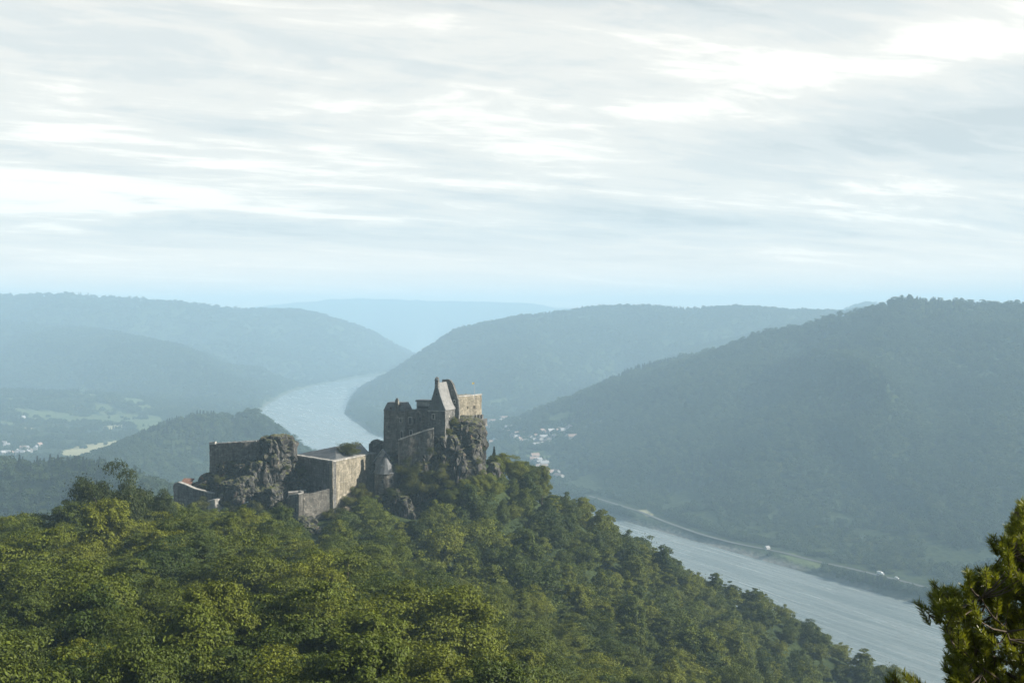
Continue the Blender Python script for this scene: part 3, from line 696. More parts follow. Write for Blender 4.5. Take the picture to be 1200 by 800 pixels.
lim = np.maximum(np.interp(px_, LIM[:, 0], LIM[:, 1]), lo_ * (1 - wr_) + hi_ * wr_)
base_py = proj(nx1, ny1, nz1)[1]
fit = np.clip((base_py - lim) / np.maximum(base_py - py_, 1e-3), 0, 1)
nscl = nscl * np.where(py_ < lim, fit, 1.0)
keep &= nscl > 0.30
keep &= visible(nx1, ny1, nz1 + 11 * nscl, 0.004)
# rock ribs and gaps
for rx_, ry_, rr_ in [(*P(358, 630, 374)[:2], 7), (*P(474, 600, 396)[:2], 5)]: keep &= np.hypot(nx1 - rx_, ny1 - ry_) > rr_
nx1, ny1, nz1, nscl = nx1[keep], ny1[keep], nz1[keep], nscl[keep]
px_, py_ = proj(nx1, ny1, nz1 + 8 * nscl); dist = np.hypot(nx1, ny1)
inframe = (px_ > -25) & (px_ < 1225) & (py_ < 812)
order = np.argsort(dist + np.where(inframe, 0, 1e5))
single = order[:300]; rest = order[300:]
print('near trees', len(nx1), 'singles out to', dist[single].max())
rest_near = rest[dist[rest] < 240]; rest_mid = rest[dist[rest] >= 240]
allm = [k[0] for k in KINDS] + MIDC
vid = np.where(dist[rest] < 260, rng.integers(0, 6, len(rest)), 6 + rng.integers(0, 4, len(rest)))
sv = nscl[rest][:, None] * np.stack([rng.uniform(0.9, 1.15, len(rest))] * 2 + [rng.uniform(0.9, 1.15, len(rest))], 1)
instancer('near_forest', np.stack([nx1[rest], ny1[rest], nz1[rest]], 1), sv, np.stack([rng.normal(0, 0.05, len(rest)), rng.normal(0, 0.05, len(rest)), rng.uniform(0, 6.28, len(rest))], 1), vid, allm, 'broadleaf wood on the slope below the castle')

# the nearest three hundred trees, each on its own
def ordinal(k):
    return ['leftmost', 'second', 'third', 'fourth', 'fifth', 'sixth', 'seventh', 'eighth', 'ninth', 'tenth', 'eleventh', 'twelfth', 'thirteenth', 'fourteenth', 'fifteenth', 'sixteenth', 'seventeenth', 'eighteenth', 'nineteenth', 'twentieth'][k] if k < 20 else '%dth' % (k + 1)
BANDS = [(-1e9, 640, 'directly below the castle and far ridge'), (640, 680, 'in the upper part of the near wood'), (680, 715, 'halfway up the near wood'), (715, 750, 'in the lower part of the near wood'), (750, 785, 'just above the bottom edge'), (785, 1e9, 'cut by the bottom edge')]
kind_i = rng.integers(0, 6, 300)
SHAPE = ['round', 'tall oval', 'broad', 'narrow upright', 'loose spreading', 'compact']
lab = {}
for n_, i in enumerate(single):
    b = next(k for k, (a, c, _) in enumerate(BANDS) if a <= py_[i] < c); lab.setdefault((b, kind_i[n_]), []).append(n_)
label_of = {}
for (b, k), ms in lab.items():
    ms.sort(key=lambda n_: px_[single[n_]])
    for j, n_ in enumerate(ms):
        w = ordinal(j) if j else ('leftmost' if len(ms) > 1 else 'only')
        w2 = (w + ' ') if j == 0 else (w + ' from left, ')
        label_of[n_] = ('%s%s green broadleaf tree %s' % (w2, SHAPE[k], BANDS[b][2])).replace('only ', 'single ') if j == 0 else ('%s green broadleaf tree %s, %s from left' % (SHAPE[k], BANDS[b][2], ordinal(j)))
proto = []
for cm, tm in KINDS:
    t_ = bpy.data.objects.new('trunk', tm); c_ = bpy.data.objects.new('crown', cm); proto.append((t_, c_))
for n_, i in enumerate(single):
    e = thing('broadleaf_tree', (nx1[i], ny1[i], nz1[i]), label_of[n_], 'tree', 'broadleaf trees on the near slope')
    s = float(nscl[i]); e.rotation_euler = (random.gauss(0, 0.04), random.gauss(0, 0.04), random.uniform(0, 6.28)); e.scale = (s * random.uniform(0.92, 1.12), s * random.uniform(0.92, 1.12), s * random.uniform(0.9, 1.12))
    for p_ in proto[kind_i[n_]]:
        c = p_.copy(); c.parent = e; COL.objects.link(c)
# ------------------------------------------------------------------ castle: builders
UP = Vector((0, 0, 1))
class MB:
    """collects faces for one mesh in world coordinates"""
    def __init__(s): s.v = []; s.f = []
    def face(s, pts):
        n = len(s.v); s.v += [Vector(p) for p in pts]; s.f.append(tuple(range(n, n + len(pts))))
    def prism(s, bot, top):
        """solid between two matching rings of points"""
        n = len(bot); o = len(s.v); s.v += [Vector(p) for p in bot] + [Vector(p) for p in top]
        for i in range(n):
            j = (i + 1) % n; s.f.append((o + i, o + j, o + n + j, o + n + i))
        s.f.append(tuple(o + n + i for i in range(n))); s.f.append(tuple(o + i for i in reversed(range(n))))
    def plan(s, xy, z0, z1):
        s.prism([(x, y, z0) for x, y in xy], [(x, y, z1 if not hasattr(z1, '__len__') else z1[i]) for i, (x, y) in enumerate(xy)])
    def obox(s, o, u, v, a0, a1, b0, b1, z0, z1):
        """box in a local frame: o origin, u and v horizontal axes"""
        s.plan([(o + u * a + v * b).xy[:] for a, b in ((a0, b0), (a1, b0), (a1, b1), (a0, b1))], z0, z1)
    def add_np(s, v, f):
        o = len(s.v); s.v += [Vector(p) for p in v]; s.f += [tuple(int(i) + o for i in q) for q in f]
    def build(s, name, mat, root=None, rough=None, smooth=False, seed=0):
        loc = root.location.copy() if root is not None else Vector((0, 0, 0))
        par = root
        if root is not None and root.parent is not None: loc = root.parent.location.copy()
        me = bpy.data.meshes.new(name); bm = bmesh.new()
        vs = [bm.verts.new(p - loc) for p in s.v]
        for f in s.f:
            try: bm.faces.new([vs[i] for i in f])
            except ValueError: pass
        bmesh.ops.remove_doubles(bm, verts=bm.verts, dist=0.002)
        bmesh.ops.recalc_face_normals(bm, faces=bm.faces)
        if rough:
            el, amp = rough
            for _ in range(7):
                long_ = [e for e in bm.edges if e.calc_length() > el]
                if not long_ or len(bm.verts) > 30000: break
                bmesh.ops.subdivide_edges(bm, edges=long_, cuts=1, use_grid_fill=True)
                bmesh.ops.triangulate(bm, faces=[f for f in bm.faces if len(f.verts) > 4])
            co = np.array([v.co[:] for v in bm.verts]) + np.array(loc)
            q = co / 0.9
            d = np.stack([fbm(q[:, 0], q[:, 1], q[:, 2], 3, seed + k * 17) for k in range(3)], 1) * amp
            d += np.stack([vnoise(co[:, 0] / 3.5, co[:, 1] / 3.5, co[:, 2] / 3.5, seed + 60 + k * 7) for k in range(3)], 1) * amp * 0.8
            for v, k in zip(bm.verts, d): v.co += Vector(k)
        bm.to_mesh(me); bm.free(); me.materials.append(mat)
        if smooth:
            for p in me.polygons: p.use_smooth = True
        o = bpy.data.objects.new(name, me); COL.objects.link(o)
        if par is not None:
            o.parent = par
        return o
def px3(px, D, z):
    """point at photo column px, distance D, height z"""
    p = P(px, 400, D); return Vector((p.x, D, z))
def zpx(py, D): return P(600, py, D).z
def back_normals(pts):
    """horizontal normals of a plan polyline, pointing away from the viewer"""
    out_ = []
    for i in range(len(pts)):
        a = pts[max(i - 1, 0)]; b = pts[min(i + 1, len(pts) - 1)]; d = (b - a); d.z = 0; d.normalize()
        n = Vector((-d.y, d.x, 0))
        if n.y < 0: n = -n
        out_.append(n)
    return out_
def wall(root, pts, th, mat, name='wall', cap=None, rough=(1.0, 0.10), seed=0, cap_h=0.35):
    """masonry wall along photo points (px, ytop, ybottom, D); thickness goes away from the viewer"""
    T = [P(px, yt, D) for px, yt, yb, D in pts]; B = [Vector((t.x, t.y, zpx(yb, D))) for t, (px, yt, yb, D) in zip(T, pts)]
    N = back_normals(T); m = MB(); cm = MB()
    for i in range(len(T) - 1):
        b = [B[i], B[i + 1], B[i + 1] + N[i + 1] * th, B[i] + N[i] * th]; t = [T[i], T[i + 1], T[i + 1] + N[i + 1] * th, T[i] + N[i] * th]
        m.prism(b, t)
        if cap:
            k = 0.14
            q = [T[i] - N[i] * k, T[i + 1] - N[i + 1] * k, T[i + 1] + N[i + 1] * (th + k), T[i] + N[i] * (th + k)]
            cm.prism([p + UP * 0.004 for p in q], [p + UP * cap_h for p in q])
    w = m.build(name, mat, root, rough, seed=seed)
    if cap: cm.build('coping', cap, root, (1.2, 0.07), seed=seed + 3)
    return w
def window(root, c, w, h, n, surround=None, arch=False, deep=0.25, pane='glass', name='window', fw=0.22):
    """stone surround standing a little proud, with a dark pane set back inside; c centre on the wall face, n outward"""
    n = n.normalized(); s = Vector((-n.y, n.x, 0))
    def ring(k):
        hw, hh = w / 2 + k, h / 2 + k
        pts = [(-hw, -hh), (hw, -hh)]
        if arch: pts += [(hw * math.cos(a), hh - hw + hw * math.sin(a)) for a in np.linspace(0, math.pi, 7)]
        else: pts += [(hw, hh), (-hw, hh)]
        return [c + s * a + UP * b for a, b in pts]
    i_, o_ = ring(0), ring(fw); m = MB(); k = len(i_)
    for a in range(k):
        b = (a + 1) % k
        m.prism([i_[a] - n * 0.2, i_[b] - n * 0.2, o_[b] - n * 0.2, o_[a] - n * 0.2], [i_[a] + n * 0.20, i_[b] + n * 0.20, o_[b] + n * 0.16, o_[a] + n * 0.16])
    f = m.build(name, surround or M['coping'], root)
    p = MB(); p.face([q + n * 0.06 for q in ring(0.01)]); pn = p.build('pane' if pane == 'glass' else 'opening', M[pane], f)
    pn.parent = f
    return f
def rock_mesh(lumps, seed, sub=5, amp=1.0):
    """crag: craggy lumps of (centre, radii); broken into joints and ledges"""
    Vs, Fs, o = [], [], 0
    bm = bmesh.new(); bmesh.ops.create_icosphere(bm, subdivisions=sub, radius=1); bm.verts.ensure_lookup_table()
    base = np.array([v.co[:] for v in bm.verts]); fc = np.array([[v.index for v in f.verts] for f in bm.faces]); bm.free()
    for k, (c, r3) in enumerate(lumps):
        c = np.array(c); r3 = np.array(r3, float); rmin = r3.min()
        d = np.sign(base) * np.abs(base) ** 0.66; d /= (np.abs(d) ** 4.5).sum(1)[:, None] ** (1 / 4.5)      # boxier than a ball
        nrm = d ** 3 / r3; ca_, sa_ = math.cos(R(-24)), math.sin(R(-24)); rot_ = np.array([[ca_, -sa_, 0], [sa_, ca_, 0], [0, 0, 1]])
        nrm = nrm @ rot_.T; p = c + (d * r3) @ rot_.T
        warp = np.stack([fbm(p[:, 0] / 5, p[:, 1] / 5, p[:, 2] / 5, 3, seed + 40 + j) for j in range(3)], 1) * 0.9
        s1 = (p + warp * 1.5) / np.array([5.0, 5.0, 8.5]) * (1.0 if rmin > 3 else 1.8)
        f1, f2, rid = voro(s1, seed + k)
        s2 = (p + warp) / np.array([1.9, 1.9, 2.8]) * (1.0 if rmin > 3 else 1.5)
        g1, g2, rid2 = voro(s2, seed + 77 + k)
        a1 = min(rmin * 0.30, 2.4) * amp; a2 = min(rmin * 0.16, 0.75) * amp
        disp = (rid - 0.5) * 2 * a1 - np.clip(0.16 - (f2 - f1), 0, 1) * 6.0 * a1 * 0.8 + (rid2 - 0.5) * 2 * a2 - np.clip(0.14 - (g2 - g1), 0, 1) * 5 * a2
        disp += fbm(p[:, 0] / 0.9, p[:, 1] / 0.9, p[:, 2] / 0.7, 3, seed + 5) * 0.16
        nrm /= np.linalg.norm(nrm, axis=1)[:, None]; nrm[:, 2] *= 0.45
        p = p + nrm * disp[:, None] + warp * 0.5
        Vs.append(p); Fs.append(fc + o); o += len(p)
    return np.concatenate(Vs), np.concatenate(Fs)
def rock(name, lumps_px, label, seed, sub=5, amp=1.0, cat='rock', group=None):
    """lumps as (px, py, D, half width px, half height px, half depth m)"""
    L = []
    for px, py, D, rx, ry, rd in lumps_px:
        k = D / FPX; L.append((P(px, py, D)[:], (rx * k, rd, ry * k)))
    v, f = rock_mesh(L, seed, sub, amp); b = v.mean(0); b[2] = v[:, 2].min()
    o = link(name, mesh_np(name, v - b, f, [M['rock']]), loc=b); return tag(o, label, cat, group)

TH = R(20); KU = Vector((-math.cos(TH), math.sin(TH), 0)); KV = Vector((math.sin(TH), math.cos(TH), 0))

# ------------------------------------------------------------------ crags
rock('castle_crag', [(543, 536, 411, 20, 44, 7.5), (556, 512, 414, 9.5, 21, 5), (533, 556, 406, 20, 36, 6), (512, 548, 408, 24, 40, 6), (554, 548, 409, 11, 30, 5), (488, 560, 407, 24, 34, 5.5), (524, 512, 412, 16, 20, 6), (541, 498, 413, 18, 10, 6), (470, 566, 408, 16, 32, 5)], 'tall grey crag that carries the gabled keep, sheer on its sunny side', 11, 5)
rock('west_crag', [(322, 540, 397, 17, 31, 7), (331, 530, 398, 9, 20, 5), (306, 556, 395, 22, 22, 6), (280, 560, 396, 26, 20, 6), (255, 568, 397, 20, 14, 5), (236, 574, 398, 14, 9, 4), (312, 580, 392, 20, 14, 5), (268, 577, 393, 22, 12, 5)], 'massive weathered crag with rusty patches under the ruined platform wall', 23, 5)
rock('boulder', [(276, 575, 384, 19, 12, 4.5), (288, 568, 385, 11, 9, 3.5), (262, 583, 384, 10, 8, 3)], 'dark layered boulder leaning in front of the west crag', 31, 5, cat='boulder')
rock('boulder', [(319, 581, 382, 9.5, 12, 3.2)], 'blunt dark boulder between the layered boulder and the small bastion', 37, 5, cat='boulder')
rock('rib', [(358, 622, 376, 10, 17, 3.5), (366, 634, 374, 12, 18, 3.5), (349, 630, 375, 9, 20, 3)], 'pale fissured rock rib sticking out of trees below the bastion', 41, 5)
rock('buttress_rock', [(347, 566, 401, 10, 24, 4), (355, 575, 398, 9, 16, 3.5)], 'shaded rock face between the west crag and the slate roofed hall', 47, 5)
rock('ledge', [(466, 585, 399, 10, 15, 3.5), (474, 600, 397, 11, 20, 3.5), (483, 612, 397, 8, 16, 3), (455, 592, 401, 12, 16, 4)], 'rock ledge with grass under the round tower', 53, 5)
rock('stone_outcrop', [(579, 568, 420, 7, 26, 3), (574, 580, 416, 6, 20, 3)], 'slim rock buttress at the right foot of the castle crag', 59, 4)

# ------------------------------------------------------------------ the keep with its steep gabled roof
K0 = P(521.6, 482, 402)
kz = lambda py: zpx(py, 402)
keep_ = thing('castle_keep', (K0 + KU * 3.4 + KV * 5).xy[:] + (kz(520),), 'gabled castle keep with steep grey shingled roof on top of the crag', 'castle')
EV = kz(481); RG = kz(449.5); BS = kz(524)
m = MB(); m.obox(K0, KU, KV, 0, 6.8, 0, 13, BS, EV); m.build('wall', M['stone_grey'], keep_, (1.0, 0.10), seed=1)
# slate hung gable on the front, standing just off the wall
m = MB(); fr = K0 - KV * 0.12
def gable(o, t):
    prof = [(-0.25, 0), (7.05, 0), (6.1, 0.22), (4.9, 0.55), (3.95, 0.88), (3.4, 1.0), (2.85, 0.88), (1.9, 0.55), (0.7, 0.22)]
    return [o + KU * a + UP * (EV + b * (RG - EV) - o.z) + KV * t for a, b in prof]
m.prism(gable(fr, 0), gable(fr, 0.6)); m.build('gable', M['slate'], keep_)
# roof skins: bell-cast slopes right and left
def slope(sgn, mat):
    m = MB(); NZ = 9
    prof = []
    for t in np.linspace(0, 1, NZ):
        half = 3.75 * (1 - t) * (1 - 0.22 * math.sin(math.pi * t)) + 0.05
        prof.append((3.4 - sgn * half, EV + 0.02 + t * (RG - EV + 0.25)))
    L0_, L1_ = 0.3, 9.2
    for (a0, z0), (a1, z1) in zip(prof[:-1], prof[1:]):
        nz = Vector((0, 0, 0.25))
        q = [K0 + KU * a0 + KV * L0_, K0 + KU * a0 + KV * L1_, K0 + KU * a1 + KV * L1_, K0 + KU * a1 + KV * L0_]
        zz = [z0, z0, z1, z1]; b = [Vector((p.x, p.y, z)) for p, z in zip(q, zz)]; off_ = -KU * 0.18 * sgn * 1.0
        m.prism([p - off_ for p in b], b)
    return m
rm = slope(1, None); r2 = slope(-1, None); o_n = len(rm.v); rm.v += r2.v; rm.f += [tuple(i + o_n for i in f) for f in r2.f]
rm.build('roof', M['shingle'], keep_)
# rear gable wall: taller than the roof, round shouldered
bo = K0 + KV * 9.3
prof = [(-1.5, BS), (-1.5, EV - 1), (-1.3, EV + 2), (-0.5, EV + 5.4), (0.7, EV + 8.6), (1.8, RG + 0.6), (3.0, RG + 1.1), (5.2, RG + 1.0), (5.6, RG - 1.2), (7.2, EV + 1), (7.2, BS)]
ring = [Vector((*(bo + KU * a).xy[:], z)) for a, z in prof]
m = MB(); m.prism(ring, [p + KV * 1.2 for p in ring]); m.build('rear_gable', M['stone_grey'], keep_, (1.0, 0.09), seed=4)
# chimney on the front apex
m = MB(); m.obox(K0, KU, KV, 2.75, 4.0, -0.2, 1.1, RG - 1.6, RG + 1.0); m.obox(K0, KU, KV, 2.6, 4.15, -0.35, 1.25, RG + 1.0, RG + 1.25)
m.obox(K0, KU, KV, 2.85, 3.05, -0.1, 1.0, RG + 1.25, RG + 1.85); m.obox(K0, KU, KV, 3.7, 3.9, -0.1, 1.0, RG + 1.25, RG + 1.85)
m.prism([Vector((*(K0 + KU * a + KV * b).xy[:], RG + 1.85)) for a, b in ((2.7, -0.25), (4.05, -0.25), (4.05, 1.15), (2.7, 1.15))], [Vector((*(K0 + KU * a + KV * b).xy[:], RG + 2.45)) for a, b in ((3.3, 0.3), (3.45, 0.3), (3.45, 0.6), (3.3, 0.6))])
m.build('chimney', M['stone_grey'], keep_, (0.6, 0.04), seed=6)
nF = -KV
window(keep_, K0 + KU * 4.6 + UP * (kz(488.5) - K0.z), 0.75, 1.5, nF, fw=0.35)
window(keep_, K0 + KU * 3.3 + UP * (kz(462) - K0.z) - KV * 0.12, 0.5, 0.8, nF, pane='dark', name='vent', fw=0.08, surround=M['slate'])
window(keep_, K0 + KV * 3.5 + UP * (kz(491) - K0.z), 0.6, 1.1, -KU, pane='dark')
window(keep_, bo + KU * 0.3 + UP * (EV + 2.6 - K0.z), 0.6, 0.9, nF, pane='dark')
m = MB(); m.obox(K0, KU, KV, -0.12, 6.92, -0.35, -0.13, EV - 0.28, EV - 0.02); m.build('string_course', M['coping'], keep_)

# ------------------------------------------------------------------ sunlit terrace block right of the keep
T0 = px3(537, 413.5, 0); TU = Vector((0.6, 0.8, 0)); TV = Vector((-0.8, 0.6, 0))
ter = thing('terrace_block', (T0.x + 4, T0.y + 8, zpx(497, 416)), 'low flat topped stone block in full sun right of the keep', 'castle wing')
zt = zpx(464.5, 416); zb = zpx(489, 416)
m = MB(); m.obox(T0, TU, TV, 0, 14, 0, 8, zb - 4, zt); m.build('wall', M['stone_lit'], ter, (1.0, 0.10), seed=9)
m = MB(); m.obox(T0, TU, TV, -0.15, 14.15, -0.2, 0.9, zt + 0.005, zt + 0.38); m.build('coping', M['coping'], ter, (1.0, 0.05), seed=10)
m = MB()
for k in range(6): m.obox(T0, TU, TV, 3.2 + k * 1.8, 4.2 + k * 1.8, -1.5, -0.9, zb - 1.2, zb + 0.55)
m.obox(T0, TU, TV, 2.6, 15.5, -1.6, -0.85, zb - 4.0, zb - 1.2); m.build('parapet', M['stone_grey'], ter, (0.8, 0.09), seed=12)
for a in (5.5, 9.5): window(ter, T0 + TU * a + UP * (zb + 3.6), 0.45, 0.9, -TV, pane='dark', fw=0.12, surround=M['stone_lit'])
stub = thing('wall_stub', P(563, 497, 424)[:], 'short broken wall at the edge of the crag under the terrace', 'wall')
wall(stub, [(559, 487, 500, 421), (566.5, 486, 499, 425)], 1.4, M['stone_grey'], rough=(0.8, 0.14), seed=13)

pole = thing('flagpole', P(556, 464, 419)[:], 'thin metal flagpole with yellow flag on the terrace block', 'flagpole')
pz0, pz1 = zpx(466, 419), zpx(447.5, 419); pc = px3(556, 419, 0)
v, f = tube([(pc.x, pc.y, z) for z in (pz0 - 0.5, (pz0 + pz1) / 2, pz1)], [0.09, 0.07, 0.05], 6); m = MB(); m.add_np(v, f); m.build('pole', M['metal'], pole)
v = []; NXF = 8
for i in range(NXF):
    a = i / (NXF - 1); w_ = 0.18 * math.sin(a * 5)
    for z in (pz1 - 0.1, pz1 - 0.7 - 0.1 * a): v.append((pc.x - 0.06 - a * 0.8, pc.y + w_, z - 0.1 * a))
m = MB(); m.add_np(v, [(2 * i, 2 * i + 1, 2 * i + 3, 2 * i + 2) for i in range(NXF - 1)]); fl = m.build('flag', M['flag'], pole); fl.modifiers.new('cloth', 'SOLIDIFY').thickness = 0.02

# ------------------------------------------------------------------ left tower with its chimney
A0 = px3(449.3, 408.5, 0); AU = Vector((math.cos(R(19)), -math.sin(R(19)), 0)); AV = Vector((math.sin(R(19)), math.cos(R(19)), 0))
lt = thing('residential_tower', (A0 + AU * 4 + AV * 3).xy[:] + (zpx(528, 407),), 'dark square tower with stub roof and one chimney left of the keep', 'tower')
z0, z1, z2 = zpx(530, 408), zpx(481, 408), zpx(471.5, 408)
m = MB(); m.obox(A0, AU, AV, 0, 8.4, 0, 7, z0, z1); m.build('wall', M['stone'], lt, (1.0, 0.11), seed=15)
q = lambda a, b, z: Vector((*(A0 + AU * a + AV * b).xy[:], z))
m = MB(); m.prism([q(-0.1, -0.1, z1 + 0.01), q(8.5, -0.1, z1 + 0.01), q(8.5, 7.1, z1 + 0.01), q(-0.1, 7.1, z1 + 0.01)], [q(1.0, 1.2, z2), q(7.4, 1.2, z2 + 0.1), q(7.4, 5.8, z2), q(1.0, 5.8, z2)]); m.build('roof', M['slate'], lt, (1.2, 0.05), seed=16)
m = MB(); m.obox(A0, AU, AV, 4.75, 5.95, -0.25, 0.9, z1 - 0.3, zpx(468, 408)); m.obox(A0, AU, AV, 5.0, 5.7, 0.0, 0.7, zpx(468, 408), zpx(466, 408)); m.build('chimney', M['stone'], lt, (0.6, 0.05), seed=17)
for a, py, w_, h_, ar in ((7.0, 491.5, 0.8, 1.5, False), (7.3, 508, 0.9, 2.6, True), (2.2, 500, 0.5, 1.0, False), (3.0, 478, 0.5, 0.7, False)):
    window(lt, q(a, 0, zpx(py, 408)), w_, h_, -AV, arch=ar, pane='dark', fw=0.2 if a > 6 else 0.1, surround=M['coping'] if a > 6 else M['stone'])

# ------------------------------------------------------------------ range between the tower and the keep
B0 = px3(474.5, 407.5, 0); BU = (px3(501.5, 406.5, 0) - B0).normalized(); BV = Vector((-BU.y, BU.x, 0))
ra = thing('castle_range', (B0 + BU * 4 + BV * 3).xy[:] + (zpx(522, 407),), 'ruined range with tall windows linking the dark tower and the keep', 'castle wing')
m = MB(); m.obox(B0, BU, BV, 0, 8.6, 0, 5, zpx(524, 407), zpx(480.5, 407)); m.build('wall', M['stone'], ra, (1.0, 0.11), seed=19)
m = MB(); m.obox(B0, BU, BV, -0.2, 8.6, -0.35, 0.7, zpx(480.4, 407), zpx(479.2, 407)); m.build('coping', M['stone_grey'], ra, (0.9, 0.06), seed=20)
qb = lambda a, z: Vector((*(B0 + BU * a).xy[:], z))
for a, py, w_, h_, ar in ((1.9, 493, 1.1, 2.4, False), (3.6, 493, 0.7, 1.9, False), (2.2, 507, 0.7, 1.6, False), (5.6, 491, 0.6, 1.3, False), (6.2, 505, 0.6, 0.9, False)):
    window(ra, qb(a, zpx(py, 407)), w_, h_, -BV, arch=ar, pane='dark', fw=0.25 if a < 3 else 0.12, surround=M['coping'] if a < 3 else M['stone_grey'])
S0 = px3(488, 413, 0); SU, SV = AU, AV
sh = thing('roof_house', (S0 + SU * 2.5 + SV * 2).xy[:] + (zpx(481, 413),), 'small boxy lookout house with a dark slit behind the ruined range', 'hut')
m = MB(); m.obox(S0, SU, SV, 0, 5.2, 0, 4, zpx(483, 413), zpx(470.4, 413)); m.build('wall', M['plaster'], sh, (1.0, 0.05), seed=21)
m = MB(); m.obox(S0, SU, SV, -0.3, 5.5, -0.4, 4.3, zpx(470.3, 413), zpx(468.6, 413)); m.build('roof', M['shingle'], sh)
m = MB(); m.obox(S0, SU, SV, 0.4, 4.9, -0.12, -0.04, zpx(478.5, 413), zpx(475.5, 413)); m.build('opening', M['dark'], sh)  # dark strip on the wall face in place of a shaded slit

# ------------------------------------------------------------------ ramp wall climbing to the keep
rw_ = thing('ramp_wall', P(478, 540, 401)[:], 'sloping stone wall climbing from the round tower up to the keep', 'wall')
wall(rw_, [(466.5, 516, 550, 401.5), (480, 511.3, 550, 401), (494, 506.5, 545, 401), (501, 504.3, 540, 400.5), (508, 502.5, 532, 400.5)], 1.4, M['stone'], cap=M['coping'], seed=23)
lw_ = thing('stepped_wall', P(460, 545, 403)[:], 'lower wall section just right of the conical tower roof', 'wall')
wall(lw_, [(452, 531.5, 575, 412.5), (461, 526.5, 575, 412), (468.2, 523, 570, 411.5)], 1.4, M['stone'], cap=M['coping'], seed=25)

# ------------------------------------------------------------------ broken gateway
ga = thing('ruined_gateway', P(441, 535, 414)[:], 'broken gateway arch open to the sky left of the dark tower', 'gate')
wall(ga, [(432.5, 520, 540, 415), (434.5, 517.5, 540, 415), (437.5, 515.5, 540, 414.8), (441.5, 514.6, 540, 414.5), (445, 516.4, 540, 414.2), (448, 517.0, 540, 414), (451, 522, 540, 413.6)], 1.3, M['stone'], rough=(0.6, 0.2), seed=27)
window(ga, P(443.8, 522.5, 414.0), 1.3, 2.0, Vector((0.2, -1, 0)), arch=True, pane='dark', name='archway', fw=0.1, surround=M['stone'])

# ------------------------------------------------------------------ great hall with the sunlit curtain wall
Cc = P(390, 541, 388); zh = Cc.z
Aa = px3(440.5, 412, zh); Bb = px3(335, 408, zh)
hall = thing('great_hall', ((Cc.x + Aa.x + Bb.x) / 3, 404, zpx(605, 388)), 'long low hall with slate roof behind high corner walls, one side sunlit', 'castle hall')
zl = zpx(614, 388)
def thick_wall(a, b, th, zb_, mat, nm, seed, za=None, zb2=None):
    d = (b - a); d.z = 0; d.normalize(); n = Vector((-d.y, d.x, 0)); n = n if n.y > 0 else -n
    za = a.z if za is None else za; zb2 = b.z if zb2 is None else zb2
    m = MB(); A_, B_, A2, B2 = a, b, a + n * th, b + n * th
    m.prism([Vector((*p.xy[:], zb_)) for p in (A_, B_, B2, A2)], [Vector((*A_.xy[:], za)), Vector((*B_.xy[:], zb2)), Vector((*B2.xy[:], zb2)), Vector((*A2.xy[:], za))])
    w = m.build(nm, mat, hall, (1.0, 0.09), seed=seed)
    k = 0.16; c_ = MB()
    c_.prism([Vector((*p.xy[:], z + 0.004)) for p, z in ((A_ - n * k, za), (B_ - n * k, zb2), (B2 + n * k, zb2), (A2 + n * k, za))], [Vector((*p.xy[:], z + 0.42)) for p, z in ((A_ - n * k, za), (B_ - n * k, zb2), (B2 + n * k, zb2), (A2 + n * k, za))])
    c_.build('coping', M['coping'], hall, (1.2, 0.07), seed=seed + 2)
    return d, n
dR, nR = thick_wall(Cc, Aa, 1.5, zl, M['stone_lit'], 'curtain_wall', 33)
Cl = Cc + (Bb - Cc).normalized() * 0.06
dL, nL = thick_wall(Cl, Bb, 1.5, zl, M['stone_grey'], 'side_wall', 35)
window(hall, Cc + dL * 7.2 + UP * (zpx(573, 394) - zh), 1.5, 2.4, -nL, arch=True, pane='dark', name='doorway', fw=0.12, surround=M['stone_grey'])
# hipped slate roof seen over the walls
ze = zh - 0.3
E1 = Bb + nL * 1.7 + dL * -1.0; E2 = Cc + nL * 2.2 + nR * 1.0; E3 = Aa + nR * 1.8 - dR * 1.0; E4 = E1 + dR * 22
R1_ = px3(393, 405, zpx(522.8, 405)); R2_ = px3(422, 424, zpx(518.6, 424))
sz = lambda p, z: Vector((p.x, p.y, z))
m = MB(); b = [sz(E1, ze), sz(E2, ze), sz(E3, ze), sz(E4, ze)]
m.face([b[0], b[1], R1_]); m.face([b[1], b[2], R2_, R1_]); m.face([b[2], b[3], R2_]); m.face([b[3], b[0], R1_, R2_]); m.face(list(reversed(b)))
m.build('roof', M['slate'], hall, (1.5, 0.06), seed=38)

# ------------------------------------------------------------------ round tower
rt_c = px3(451.5, 403, 0); rt = thing('round_tower', (rt_c.x, rt_c.y, zpx(596, 403)), 'small round tower with a grey conical roof at the end of the curtain wall', 'tower')
def ringpts(c, r, z, n=16): return [Vector((c.x + r * math.cos(2 * math.pi * k / n), c.y + r * math.sin(2 * math.pi * k / n), z)) for k in range(n)]
ze2 = zpx(553.5, 403)
m = MB(); m.prism(ringpts(rt_c, 4.15, zpx(598, 403), 24), ringpts(rt_c, 3.95, ze2, 24)); m.build('wall', M['stone'], rt, (0.9, 0.08), seed=41)
m = MB(); rr0, rr1, rr2 = ringpts(rt_c, 4.45, ze2 + 0.01), ringpts(rt_c, 3.1, ze2 + 2.3), ringpts(rt_c, 0.55, zpx(533, 403))
m.prism(rr0, rr1); m.prism([p + UP * 0.001 for p in rr1], rr2); m.prism([p + UP * 0.001 for p in rr2], ringpts(rt_c, 0.05, zpx(530.5, 403))); m.build('roof', M['slate'], rt)
for k in (-0.25, -1.05): 
    nrm_ = Vector((math.sin(k + 0.9), -math.cos(k + 0.9), 0)); window(rt, rt_c + nrm_ * 4.0 + UP * zpx(562, 403), 0.8, 1.3, nrm_, pane='dark', fw=0.14, surround=M['stone_grey'])
